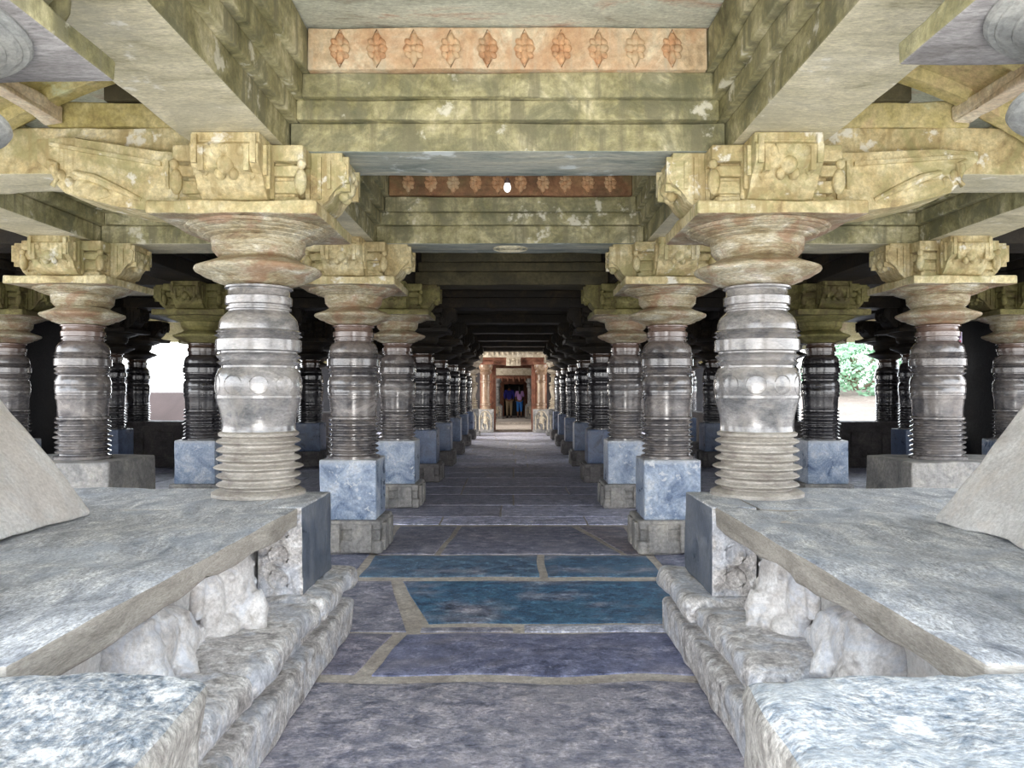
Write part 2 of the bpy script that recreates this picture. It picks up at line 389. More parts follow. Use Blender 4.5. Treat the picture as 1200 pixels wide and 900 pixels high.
def arm_profile(L, rise=0.0, top=2.87):
    """side view of a bracket arm, (u outward, v height)"""
    if L < .8:
        return [(.0, 2.53), (.34, 2.53), (.40, 2.545), (.46, 2.60), (.49, 2.66), (.535, 2.685), (L, 2.72), (L + .005, 2.80), (L - .02, 2.815), (L - .02, top), (.0, top)]
    return [(.0, 2.53), (.50, 2.53), (.75, 2.56), (.95, 2.61), (1.06, 2.64), (1.12, 2.70), (1.135, 2.765), (1.19, 2.80), (L, 2.825), (L, top - .01 + rise), (1.0, top + rise), (.5, top), (.0, top)]

def arm_bm(L, w=.34, rise=0.0, long=False):
    bm = bmesh.new()
    prism(bm, arm_profile(L, rise), -w / 2, w / 2, 'x', bevel=.006)
    # raised carved ribs on both cheeks and a boss on the nose
    for s in (-1, 1):
        x = s * w / 2
        for (u, v0, v1, t) in ((.33, 2.56, 2.84, .025), (.40, 2.60, 2.84, .02), (.455, 2.66, 2.82, .02)):
            prism(bm, [(u, v0), (u + t, v0), (u + t, v1), (u, v1)], min(x, x + s * .014) - .004, max(x, x + s * .014) + .004, 'x')
        if long:
            prism(bm, [(.5, 2.79), (1.14, 2.815 + rise), (1.14, 2.835 + rise), (.5, 2.815)], min(x, x + s * .02), max(x, x + s * .02) + .001, 'x')
            tube(bm, [(x, .62, 2.60), (x + s * .01, .75, 2.66), (x + s * .012, .88, 2.72), (x + s * .008, 1.0, 2.755)], [.012, .022, .026, .014], 8)
            ell(bm, (x, .92, 2.66), (.022, .13, .05), (.25, 0, 0), 2)
            for q in range(3): ell(bm, (x, 1.03 + .045 * q, 2.70 + .04 * q), (.03, .024, .035), (0, 0, 0), 2)
            tube(bm, [(x, 1.13, 2.68), (x + s * .01, 1.09, 2.73), (x + s * .01, 1.10, 2.80), (x, 1.15, 2.82)], .016, 8)
    if not long:
        for q in (-1, 1): ell(bm, (q * .085, L - .005, 2.765), (.026, .022, .034), (0, 0, 0), 2)
        for q in (-1, 1):
            for k_, (w_, z0_, z1_) in enumerate(((.155, 2.70, 2.85), (.12, 2.66, 2.79))):
                prism(bm, [(L - .06 - .03 * k_, z0_), (L + .012 - .0 * k_, z0_), (L + .012, z1_), (L - .06, z1_)], q * w_ - .014, q * w_ + .014, 'x')
        ell(bm, (0, L - .03, 2.70), (.05, .05, .055), (0, 0, 0), 2); ell(bm, (0, L - .012, 2.775), (.03, .03, .034), (0, 0, 0), 2)
        ell(bm, (-.035, L - .045, 2.655), (.026, .035, .035), (0, 0, .4), 2); ell(bm, (.035, L - .045, 2.655), (.026, .035, .035), (0, 0, -.4), 2)
        for q in (-1, 1):
            tube(bm, [(q * .045, L - .01, 2.735), (q * .08, L, 2.76), (q * .075, L, 2.80)], .011, 6)
            tube(bm, [(q * .10, L - .115, 2.62), (q * .13, L - .07, 2.655), (q * .10, L - .03, 2.68)], .014, 6)
        tube(bm, [(-w / 2 - .004, L - .03, 2.825), (w / 2 + .004, L - .03, 2.825)], .012, 8)
    return bm

def core_bm():
    bm = bmesh.new()
    rough_box(bm, -.30, .30, -.30, .30, 2.53, 2.87, r=.01, res=.15, amp=.004)
    for sx in (-1, 1):
        for sy in (-1, 1):
            for k, (d, z0, z1) in enumerate(((.33, 2.53, 2.58), (.325, 2.60, 2.67), (.345, 2.69, 2.75), (.36, 2.77, 2.86))):
                a, b = sorted((sx * .16, sx * d)); c, e = sorted((sy * .16, sy * d))
                rough_box(bm, a, b, c, e, z0, z1, r=.008, res=.2, amp=.003)
    # small carved figures in the corners
    for sx in (-1, 1):
        for sy in (-1, 1):
            ell(bm, (sx * .345, sy * .345, 2.66), (.035, .035, .075), (0, 0, 0), 2)
            ell(bm, (sx * .352, sy * .352, 2.755), (.026, .026, .03), (0, 0, 0), 2)
    return bm

def box_part(name, hw, z0, z1, mat, parent, r=.02, amp=.01, res=.12, mould=False):
    bm = bmesh.new()
    if mould:
        rough_box(bm, -hw, hw, -hw, hw, z0, z0 + (z1 - z0) * .42, r=.03, res=.1, amp=.01, seed=5)
        rough_box(bm, -hw + .02, hw - .02, -hw + .02, hw - .02, z0 + (z1 - z0) * .40, z0 + (z1 - z0) * .72, r=.008, res=.1, amp=.006, seed=5)
        rough_box(bm, -hw + .005, hw - .005, -hw + .005, hw - .005, z0 + (z1 - z0) * .70, z1, r=.025, res=.1, amp=.012, seed=9)
        for sx, sy in ((1, 0), (-1, 0), (0, 1), (0, -1)):      # square offsets like the carved mouldings
            for q in (-1, 1):
                a = (sx * hw if sx else q * hw * .45, sy * hw if sy else q * hw * .45)
                rough_box(bm, a[0] - (.02 if sx else .09), a[0] + (.02 if sx else .09), a[1] - (.02 if sy else .09), a[1] + (.02 if sy else .09), z0 + .02, z0 + (z1 - z0) * .9, r=.01, res=.2, amp=.004)
    else:
        rough_box(bm, -hw, hw, -hw, hw, z0, z1, r=r, res=res, amp=amp)
    return link(name, bm, mat, parent)

def make_pillar(label, kind, loc, side=1, group=None):
    """kind: 'front' stands on a platform with long bracket arm; 'aisle' on a pedestal; 'parapet' no pedestal"""
    t = thing('stone_pillar', label, 'pillar', loc, group)
    fr = kind == 'front'
    rough_top = kind in ('front',)
    if kind == 'aisle':
        box_part('plinth', .325, 0, .31, M['plinth'], t, mould=True)
        box_part('pedestal', .262, .305, .862, M['pedestal'], t, r=.015, amp=.006)
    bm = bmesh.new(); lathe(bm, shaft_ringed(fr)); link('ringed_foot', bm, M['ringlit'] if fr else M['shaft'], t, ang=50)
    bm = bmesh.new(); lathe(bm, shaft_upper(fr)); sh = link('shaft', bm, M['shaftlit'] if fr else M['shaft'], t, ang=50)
    if fr:     # carved garland loops around the belly
        bm = bmesh.new()
        for k in range(10):
            a0 = 2 * PI * k / 10
            pts = []
            for q in range(17):
                u = -PI * .1 + q / 16 * 2 * PI * 1.0
                da = .24 * math.cos(u) * (1 if k % 2 else .9); dz = .055 * math.sin(u)
                z = 1.535 + dz; r = .2465 if z > 1.5 else .2445
                if z > 1.575: r = .2445
                pts.append((r * math.cos(a0 + da), r * math.sin(a0 + da), z))
            tube(bm, pts, .0035, 6, closed=True)
        link('garland_carving', bm, M['shaftlit'], sh)
    bm = bmesh.new(); lathe(bm, DISC); link('capital_disc', bm, M['discs'], t, ang=60)
    bm = bmesh.new(); lathe(bm, BELL); link('capital_bell', bm, M['discs'], t, ang=30)
    link('abacus', abacus_bm(), [M['ochre'], M['discs'] if loc[1] > 3 else M['abacusunder']], t)
    br = link('bracket', core_bm(), M['ochre'], t)
    for k in range(4):
        lng = fr and ((side > 0 and k == 3) or (side < 0 and k == 1))
        bm = arm_bm(1.22 if lng else .56, .36, (.09 if side < 0 else .02) if lng else 0, lng)
        a = link('bracket_arm', bm, M['ochre'], br); a.rotation_euler = (0, 0, k * PI / 2)
        # k=0 +y, k=1 -x, k=2 -y, k=3 +x
    return t

def recolour(root, mp):
    stack = [root]
    while stack:
        o = stack.pop(); stack += list(o.children)
        if o.type == 'MESH':
            for sl in o.material_slots:
                m = sl.material
                if m and m.name in mp:
                    sl.link = 'OBJECT'; sl.material = mp[m.name]
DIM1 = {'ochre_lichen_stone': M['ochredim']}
DIM2 = {'ochre_lichen_stone': M['deepshade'], 'polished_grey_soapstone': M['shaftshade'], 'lichen_disc_stone': M['deepshade'], 'sky_tinted_pedestal_stone': M['pedestalshade'], 'dusty_plinth_stone': M['plinthshade']}  # far pillars swap to colours with the hall's shade painted in
DIM15 = {'ochre_lichen_stone': M['ochredim'], 'polished_grey_soapstone': M['shaftshade'], 'lichen_disc_stone': M['ochredim']}
ORD = ['first', 'second', 'third', 'fourth', 'fifth', 'sixth', 'seventh', 'eighth', 'ninth']
SIDE = {-1: 'left', 1: 'right'}
NEARP = []
for s in (-1, 1):
    make_pillar('bright turned stone pillar with garland carving and long bracket, standing on the %s platform' % SIDE[s], 'front', (CX + s * 1.49, FRONT, 0), s)
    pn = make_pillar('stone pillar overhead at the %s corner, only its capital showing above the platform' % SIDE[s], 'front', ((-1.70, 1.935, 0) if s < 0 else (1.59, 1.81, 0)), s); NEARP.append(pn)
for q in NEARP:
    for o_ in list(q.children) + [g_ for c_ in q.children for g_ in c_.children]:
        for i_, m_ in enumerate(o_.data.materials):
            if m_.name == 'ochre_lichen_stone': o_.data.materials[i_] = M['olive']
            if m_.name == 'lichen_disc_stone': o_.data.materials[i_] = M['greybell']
proto = make_pillar('turned grey stone pillar on square pedestal, first of the row along the aisle, %s side' % 'left', 'aisle', (CX - 1.5, FRONT + BAY, 0))
for i in range(7):
    for s in (-1, 1):
        if i == 0 and s == -1: continue
        pc = copy_tree(proto, (CX + s * 1.5, FRONT + BAY * (i + 1), 0), 'turned grey stone pillar on square pedestal, %s of the row lining the aisle, %s side' % (ORD[i], SIDE[s]))
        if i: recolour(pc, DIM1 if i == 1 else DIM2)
for s in (-1, 1):
    for i, y in enumerate((10.1, 12.85, 15.4, 18.35, 21.1)):
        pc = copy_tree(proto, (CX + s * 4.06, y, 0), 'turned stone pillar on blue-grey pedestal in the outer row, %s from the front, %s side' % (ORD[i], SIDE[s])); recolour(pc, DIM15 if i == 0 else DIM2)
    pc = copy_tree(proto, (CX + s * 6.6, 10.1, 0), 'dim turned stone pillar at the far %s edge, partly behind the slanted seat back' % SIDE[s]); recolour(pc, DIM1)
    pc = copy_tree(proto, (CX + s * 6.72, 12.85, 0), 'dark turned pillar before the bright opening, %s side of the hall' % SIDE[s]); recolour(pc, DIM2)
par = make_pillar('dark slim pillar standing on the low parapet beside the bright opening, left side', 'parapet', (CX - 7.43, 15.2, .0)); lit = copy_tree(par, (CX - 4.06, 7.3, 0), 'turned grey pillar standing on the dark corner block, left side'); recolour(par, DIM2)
copy_tree(par, (CX + 7.43, 15.2, 0), 'dark slim pillar standing on the low parapet beside the bright opening, right side')
for s in (-1, 1):
    copy_tree(par, (CX + s * 5.45, 15.2, 0), 'dark pillar standing at the inner corner of the low parapet, %s side' % SIDE[s])
    for i, y in enumerate((18.35, 21.1, 23.85)):
        copy_tree(par, (CX + s * 5.45, y, 0), 'dark pillar on the far side parapet, %s beyond the parapet corner, %s side' % (ORD[i], SIDE[s]))
copy_tree(lit, (CX + 4.06, 7.3, 0), 'turned grey pillar standing on the dark corner block, right side')

# ------------------------------------------------------------------ floor
def slab_bm():
    bm = bmesh.new(); cl = bm.loops.layers.float_color.new('tint')
    def slab(x0, x1, y0, y1, tint, skew=(0, 0, 0, 0), z=0.0, wob=.012, gap=.02):
        # skew: x offsets of (x0 near, x0 far, x1 near, x1 far)
        rs = .06 if y0 < 8.6 and x0 > -2 and x1 < 2 else .3
        n = max(2, int((x1 - x0) / rs)); m = max(2, int((y1 - y0) / rs))
        g = []
        for j in range(m + 1):
            row = []
            for i in range(n + 1):
                u, v = i / n, j / m
                xa = (x0 + skew[0]) * (1 - v) + (x0 + skew[1]) * v + gap
                xb = (x1 + skew[2]) * (1 - v) + (x1 + skew[3]) * v - gap
                x = xa * (1 - u) + xb * u; y = (y0 + gap) * (1 - v) + (y1 - gap) * v
                if j in (0, m): y += noise.noise(Vector((x * 2.2, y, 1))) * wob * 1.6
                if i in (0, n): x += noise.noise(Vector((x, y * 2.2, 4))) * wob
                zz = z + (noise.noise(Vector((x * 1.4, y * 1.4, 7))) * .003) - (.006 if (i in (0, n) or j in (0, m)) else 0)
                row.append(bm.verts.new((x, y, zz)))
            g.append(row)
        faces = []
        for j in range(m):
            for i in range(n): faces.append(bm.faces.new((g[j][i], g[j][i + 1], g[j + 1][i + 1], g[j + 1][i])))
        # skirts
        per = [g[0][i] for i in range(n + 1)] + [g[j][n] for j in range(1, m + 1)] + [g[m][i] for i in range(n - 1, -1, -1)] + [g[j][0] for j in range(m - 1, 0, -1)]
        low = [bm.verts.new((p.co.x, p.co.y, -.03)) for p in per]
        for i in range(len(per)):
            k = (i + 1) % len(per); faces.append(bm.faces.new((per[k], per[i], low[i], low[k])))
        for f in faces:
            for lp in f.loops:
                c = lp.vert.co; w_ = noise.noise(Vector((c.x * 1.7, c.y * 3.2, 2))) + .6 * noise.noise(Vector((c.x * 5, c.y * 9, 5))) + .35 * noise.noise(Vector((c.x * 14, c.y * 22, 5)))
                w_ = min(1, max(0, (w_ - .02) * 1.3)) * .8
                lp[cl] = (*[a_ * (1 - w_) + b_ * w_ for a_, b_ in zip(tint, (1.1, 1.05, 1.08))], 1)
    slab(-1.35, 1.1, 2.0, 3.98, (1.05, 1.03, 1.05), wob=.03)
    slab(-1.35, 1.1, .0, 1.98, (1.1, 1.05, 1.05))
    slab(-.70, 1.08, 4.07, 4.78, (.60, .66, .92), skew=(-.08, .02, 0, 0), wob=.03, gap=.015)
    slab(-1.45, -.76, 4.07, 4.78, (.85, .82, .90), skew=(0, 0, -.08, .02), wob=.03)
    slab(.05, 1.1, 4.80, 4.95, (1.75, 1.85, 1.95), gap=.012); slab(-.60, .0, 4.80, 4.90, (1.1, 1.1, 1.15), gap=.012)
    slab(-.62, 1.15, 4.97, 6.10, (.20, .48, .72), skew=(.05, -.28, 0, .1), wob=.02)
    slab(-3.2, -.66, 4.80, 6.10, (.9, .9, .98), skew=(0, 0, .0, -.30))
    slab(1.2, 3.2, 4.80, 6.10, (.8, .85, .95))
    slab(-1.28, .22, 6.22, 7.05, (.30, .52, .70), wob=.02); slab(.25, 1.22, 6.22, 7.05, (.24, .48, .68), wob=.02)
    slab(-3.2, -1.32, 6.22, 8.6, (.7, .75, .9)); slab(1.26, 3.2, 6.22, 8.6, (.7, .75, .9))
    slab(-1.28, -.72, 7.08, 8.55, (.75, .76, .85), skew=(0, 0, .0, .1)); slab(-.70, .75, 7.08, 8.55, (.72, .74, .85), skew=(0, .1, .25, -.1)); slab(.80, 1.22, 7.08, 8.55, (.8, .72, .72), skew=(.22, -.1, 0, 0))
    y = 8.66; k = 0
    rnd = random.Random(4)
    while y < 28.0:
        d = .55 if k == 0 else rnd.uniform(.8, 1.25)
        y2 = min(y + d, 28.05)
        cuts = [-8.0]
        x = -8.0
        while x < 6.8:
            x += rnd.uniform(1.2, 2.4); cuts.append(x)
        cuts.append(8.0)
        for a, b in zip(cuts, cuts[1:]):
            t = rnd.uniform(.95, 1.5)
            if k == 0: t = 1.9
            slab(a, b, y, y2, (t * .95, t * .97, t * 1.08), gap=.012)
        y = y2 + .01; k += 1
    for a, b in ((-8, -5.6), (-5.6, -3.22), (3.22, 5.6), (5.6, 8)):
        slab(a, b, 7.9, 8.6, (.8, .8, .9))
    return bm
fl = struct(link('floor', slab_bm(), M['floor'], ang=60))
bm = bmesh.new(); rough_box(bm, -8.2, 8.2, -1.5, 28.2, -.5, -.014, r=.02, res=4, amp=0); struct(link('floor_bed', bm, M['mortar']))
bm = bmesh.new()
gv = [bm.verts.new(p) for p in ((-90, -60, -.55), (90, -60, -.55), (90, 120, -.55), (-90, 120, -.55))]; bm.faces.new(gv)
struct(link('ground', bm, M['ground'], smooth=False))

# ------------------------------------------------------------------ platforms
def elephant_relief(sgn, parent, y0, sc=1.0, kind=0, name='elephant_carving'):
    """carved animal in relief against the platform wall, facing the aisle"""
    bm = bmesh.new(); xw = CX + sgn * 1.39; d = -sgn
    def P(dx, dy, z): return (xw + d * dx * sc, y0 + dy * sc, .38 + (z - .38) * sc)
    def E(dx, dy, z, sx, sy, sz, rot=(0, 0, 0)): ell(bm, P(dx, dy, z), (sx * sc, sy * sc, sz * sc), rot)
    def T(pts, r): tube(bm, [P(*p) for p in pts], [q * sc for q in r] if isinstance(r, list) else r * sc, 10)
    if kind == 0:       # elephant head under a ribbed arch
        E(.04, .0, .56, .13, .17, .22)                       # domed head
        E(.09, .0, .50, .10, .12, .13)
        T([(.15, 0, .50), (.19, -.01, .45), (.20, -.03, .41), (.17, -.08, .385)], [.075, .06, .05, .035])   # trunk
        for q in (-1, 1):
            E(.07, q * .17, .53, .05, .06, .13)              # ears
            T([(.15, q * .07, .47), (.19, q * .09, .42), (.20, q * .08, .40)], [.03, .022, .012])            # tusks
            E(.15, q * .075, .56, .02, .022, .016)           # eyes
            E(.08, q * .13, .42, .09, .07, .07)              # fore feet
        for R_, r_ in ((.235, .022), (.275, .026)):
            T([(.05, R_ * math.cos(PI * k / 14), .50 + (R_ + .03) * math.sin(PI * k / 14)) for k in range(15)], r_)
        E(-.0, .12, .55, .10, .22, .20)
        for k in range(9): E(.13, -.12 + .03 * k, .66 - .0016 * (k - 4) ** 2 - .01, .014, .014, .016)
    else:               # crouching beast with curled mane and ribbed flank
        E(.02, .0, .54, .13, .20, .17); E(.04, .20, .50, .12, .15, .14); E(.07, -.16, .56, .12, .12, .13)
        E(.15, -.17, .50, .06, .07, .05)
        for q in range(3):
            n_ = 22; c = (-.14 + .17 * q, .60 - .035 * q)
            T([(.13 - .01 * q, c[0] + (.085 * (1 - u / n_)) * math.cos(u * .62), c[1] + (.085 * (1 - u / n_)) * math.sin(u * .62)) for u in range(n_)], .017)
        for q in range(7): T([(.10 - .006 * q, .22 + .045 * q, .40), (.13 - .01 * q, .19 + .045 * q, .50 - .012 * q), (.08, .17 + .045 * q, .60 - .02 * q)], .017)
        for q in (-.22, -.05, .14): T([(.10, q, .50), (.15, q - .02, .43), (.17, q - .05, .395)], [.06, .05, .05])
        T([(.02, .48, .42), (.04, .62, .44), (.03, .72, .41)], [.05, .04, .02])
        for q in (-1, 1): E(.17, -.17 + q * .05, .58, .018, .02, .015)
    o = link(name, bm, M['animal'], parent)
    md = o.modifiers.new('r', 'REMESH'); md.mode = 'VOXEL'; md.voxel_size = .010
    bake(o); noisy(o, .003, 10, .0015, 34)
    return o

for s in (-1, 1):
    sd = SIDE[s]; xi = 1.11; 
    P = thing('stone_platform', 'raised pale stone platform with elephant carvings, flanking the aisle on the %s' % sd, 'platform', (0, 0, 0))
    def X(a, b):
        a, b = CX + s * a, CX + s * b
        return (min(a, b), max(a, b))
    bm = bmesh.new(); x0, x1 = X(1.11, 3.1)
    rough_box(bm, x0, x1, 1.74, 4.07, .78, .88, r=.012, res=.09, amp=.022, freq=2.5, seed=s, facemat=lambda n: 0 if n[2] > 0 else 1)
    rough_box(bm, *X(1.335, 3.1), 4.05, 4.88, .78, .881, r=.012, res=.09, amp=.012, freq=2.5, seed=s, facemat=lambda n: 0 if n[2] > 0 else 1)
    link('platform_slab', bm, [M['platform'], M['edge']], P)
    bm = bmesh.new(); x0, x1 = X(1.36, 3.0)
    rough_box(bm, x0, x1, 1.80, 4.80, -.01, .79, r=.01, res=.15, amp=.01)
    # pale concave moulding under the slab
    prism(bm, [(CX + s * 1.37, .58), (CX + s * 1.355, .66), (CX + s * 1.30, .73), (CX + s * 1.20, .782), (CX + s * 1.37, .782)], 1.8, 4.2, 'y')
    link('side_wall', bm, M['back'], P)
    bm = bmesh.new(); x0, x1 = X(1.09, 1.33)
    rough_box(bm, x0, x1, 4.085, 4.74, .40, .882, r=.012, res=.1, amp=.008, facemat=lambda n: 1 if n[1] < 0 else 0)
    for q in range(3):
        tube(bm, [(CX + s * 1.21 + .055 * math.cos(u * PI / 8), 4.078, .50 + .13 * q + .055 * math.sin(u * PI / 8)) for u in range(16)], .008, 6, closed=True)
    for f in bm.faces:
        if f.calc_center_median().y < 4.09: f.material_index = 1
        if f.calc_center_median().z > .875: f.material_index = 2
    link('end_post', bm, [M['post'], M['carve'], M['platform']], P)
    bm = bmesh.new(); x0, x1 = X(.97, 1.5)
    rough_box(bm, x0, x1, 1.75, 4.85, .0, .20, r=.03, res=.12, amp=.02, seed=4)
    rough_box(bm, *X(1.06, 1.5), 1.75, 4.82, .19, .30, r=.01, res=.12, amp=.012, seed=2)
    link('footing_course', bm, M['carve'], P)
    for k, (a, b) in enumerate(((1.78, 2.98), (3.0, 3.98), (4.0, 4.84))):
        bm = bmesh.new()
        rough_box(bm, *X(.97 - (.03 if k == 2 else 0), 1.40), a, b, .28, .405, r=.045, res=.09, amp=.03, seed=k * 3.1 + s)
        link('rounded_moulding', bm, M['carve'], P)
    elephant_relief(s, P, 3.62, 1.12, 0)
    elephant_relief(s, P, 2.86, 1.0, 1, 'beast_carving')
    # slanted seat back
    B = bmesh.new()
    xf = 2.03 if s < 0 else 2.0; yb = 3.80 if s < 0 else 3.62
    def w(p, s=s, xf=xf):
        z = p.z; lean = .78 * (z - .88)
        return (CX + s * (xf + (p.x) + lean * 1.0) if True else 0, p.y, z)
    rough_box(B, 0, .42, .9, yb, .888, 1.505, r=.03, res=.08, amp=.03, freq=2.2, seed=s * 5, warp=w)
    bk = link('seat_back', B, M['back'])
    tag(bk, 'rough pale slanted stone seat back leaning outward on the %s platform' % sd, 'seat back')
    # near blocks
    B = bmesh.new()
    xin = .625 if s < 0 else .54
    def w2(p, s=s, xin=xin):
        t = (1.73 - p.y) / .9
        x = xin - .05 * t + p.x + .13 * (.86 - p.z) * (1.2 if s < 0 else .35)
        return (CX + s * x, p.y, p.z)
    rough_box(B, 0, 2.0, .35, 1.735, 0.02, .865 if s < 0 else .868, r=.045, res=.05, amp=.03, freq=3.5, seed=s * 9, warp=w2, facemat=lambda n: 0 if n[2] > 0 else 1)
    nb = link('granite_block', B, [M['block'] if s < 0 else M['blockr'], M['blockside']])
    tag(nb, 'large speckled granite block with white lichen blotches, low at the front left' if s < 0 else 'large bluish-grey granite block with rounded edge, low at the front right', 'stone block')

# corner blocks carrying the outer pillars
for s in (-1, 1):
    bm = bmesh.new(); a, b = sorted((CX + s * 3.58, CX + s * 7.6))
    rough_box(bm, a, b, 6.85, 7.75, 0, .86, r=.02, res=.2, amp=.012)
    a, b = sorted((CX + s * 3.46, CX + s * 7.6)); rough_box(bm, a, b, 6.75, 7.85, 0, .28, r=.03, res=.2, amp=.012)
    struct(link('parapet_front', bm, M['plinth']))
    # low parapets far back
    bm = bmesh.new(); a, b = sorted((CX + s * 5.2, CX + s * 7.9))
    rough_box(bm, a, b, 15.0, 15.45, 0, .87, r=.02, res=.3, amp=.01)
    a, b = sorted((CX + s * 5.1, CX + s * 7.9)); rough_box(bm, a, b, 14.9, 15.55, .82, .9, r=.01, res=.3, amp=.008)
    for k in range(4):
        xx = CX + s * (5.6 + .6 * k); rough_box(bm, xx - .2, xx + .2, 14.95, 15.02, .2, .7, r=.02, res=.1, amp=.02, freq=8)
    a, b = sorted((CX + s * 5.25, CX + s * 5.65)); rough_box(bm, a, b, 15.4, 24.4, 0, .88, r=.02, res=.4, amp=.01)
    struct(link('parapet_rear', bm, M['parapet']))
    bm = bmesh.new(); a, b = sorted((CX + s * 7.93, CX + s * 8.2)); rough_box(bm, a, b, 8.6, 15.0, -.1, 3.6, r=.02, res=.6, amp=.01)
    struct(link('wall_' + SIDE[s], bm, M['darkwall']))

# ------------------------------------------------------------------ beams and ceiling
TIERS = [(2.87, 3.037, .25), (3.037, 3.150, .30), (3.150, 3.285, .345), (3.285, 3.52, .385)]
def beam(name, x, y0, y1, mats, label, along='y', parent=None, tiers=TIERS, tag_it=True):
    """stepped lintel: lowest tier 'lintel', upper tiers as mouldings"""
    t = thing(name, label, 'beam', (0, 0, 0))
    nm = ['lintel', 'moulding', 'moulding', 'frieze']
    for i, (z0, z1, h) in enumerate(tiers):
        bm = bmesh.new()
        if along == 'y': rough_box(bm, x - h, x + h, y0, y1, z0, z1 - .001, r=.010, res=.16, amp=.010, freq=2, seed=i + x, facemat=lambda n: 1 if n[2] < 0 and i == 0 else 0)
        else: rough_box(bm, y0 - (.385 - h) + .004, y1 + (.385 - h) - .004, x - h, x + h, z0, z1 - .001, r=.010, res=.16, amp=.010, freq=2, seed=i + x, facemat=lambda n: 1 if n[2] < 0 and i == 0 else 0)
        m = mats['f'] if i == 3 else mats['s']
        link(nm[i], bm, [m, mats['u'] if i == 0 else m], t)
    return t
dark = {'s': M['deepshade'], 'u': M['deepshade'], 'f': M['deepshade']}  # deep beams: shade is put into their colour
near = {'s': M['olive'], 'u': M['soffit'], 'f': M['olive']}
nearx = {'s': M['olive'], 'u': M['graysoffit'], 'f': M['frieze']}
for s in (-1, 1):
    beam('ceiling_beam', CX + s * 1.5, .9, FRONT - .02, near, 'broad stepped stone beam above the %s platform, pale soffit, running towards the viewer' % SIDE[s])
    beam('ceiling_beam', CX + s * 1.5, FRONT + .02, FRONT + BAY - .02, near, 'stepped olive stone beam spanning from the %s platform pillar to the first aisle pillar' % SIDE[s])
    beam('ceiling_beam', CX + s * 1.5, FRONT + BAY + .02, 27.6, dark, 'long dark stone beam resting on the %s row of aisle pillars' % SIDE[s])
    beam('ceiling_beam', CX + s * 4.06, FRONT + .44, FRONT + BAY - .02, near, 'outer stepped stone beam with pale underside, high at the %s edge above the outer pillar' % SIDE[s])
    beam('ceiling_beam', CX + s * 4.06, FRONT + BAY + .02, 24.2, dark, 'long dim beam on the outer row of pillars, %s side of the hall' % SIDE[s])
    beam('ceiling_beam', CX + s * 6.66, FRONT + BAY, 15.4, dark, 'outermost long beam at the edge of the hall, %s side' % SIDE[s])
def flower_bm():
    bm = bmesh.new()
    for k, (L, w_) in enumerate(((.085, .030), (.055, .034), (.085, .030), (.055, .034))):
        a = k * PI / 2 + PI / 2
        c = Vector((math.cos(a), 0, math.sin(a)))
        ell(bm, c * L * .55, ((L * .5) if k % 2 else w_ * .75, .016, w_ * .75 if k % 2 else L * .5), (0, 0, 0), 2)
    for k in range(4):
        a = k * PI / 2 + PI / 4; ell(bm, (math.cos(a) * .042, 0, math.sin(a) * .05), (.018, .012, .026), (0, -a + PI / 2 if k % 2 else a - PI / 2, 0), 2)
    ell(bm, (0, -.004, 0), (.016, .02, .018), (0, 0, 0), 2)
    tube(bm, [(-.058, 0, 0), (0, 0, -.105), (.058, 0, 0), (0, 0, .105)], .004, 6, closed=True)
    return bm
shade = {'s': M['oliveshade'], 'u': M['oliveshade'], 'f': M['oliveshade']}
dark = {'s': M['deepshade'], 'u': M['deepshade'], 'f': M['deepshade']}
xb = {}
cross_lab = ['nearest stone cross beam over the aisle, with a frieze of red carved flowers', 'second stepped cross beam over the aisle, browned frieze and white droppings',
             'third cross beam over the aisle, dark olive and in shade']
for i in range(9):
    y = FRONT + BAY * i
    if i >= 3 and y > 27: break
    lab = cross_lab[i] if i < 3 else '%s cross beam from the front, nearly black, deep above the aisle' % ORD[i]
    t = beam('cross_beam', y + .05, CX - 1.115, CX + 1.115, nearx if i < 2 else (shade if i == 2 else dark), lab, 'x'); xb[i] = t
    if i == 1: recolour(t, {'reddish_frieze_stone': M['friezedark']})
    fz = [c for c in t.children if c.name.startswith('frieze')][0]
    if i < 3:
        f0 = None
        for k in range(10):
            if f0 is None: f0 = link('flower_motif', flower_bm(), M['flower'], fz); f = f0
            else: f = f0.copy(); COL.objects.link(f); f.parent = fz
            if i: f['kind'] = 'thing'
            f.location = (CX - .93 + k * .205, y + .05 - .388, 3.40)
    if i in (0, 1):
        # raised lotus ring under the beam
        bm = bmesh.new()
        for R in (.06, .11, .16): tube(bm, [(R * math.cos(u * PI / 12), R * math.sin(u * PI / 12) * .9, 0) for u in range(24)], .010, 6, closed=True)
        ell(bm, (0, 0, 0), (.03, .03, .012), (0, 0, 0), 2)
        if i == 1: o = link('lotus_ring', bm, M['soffit'], t); o.location = (CX, y + .05, 2.868)
        else: bm.free()
t = beam('cross_beam', 1.6, CX - 1.115, CX + 1.115, nearx, 'cross beam just above the viewer at the porch mouth', 'x')
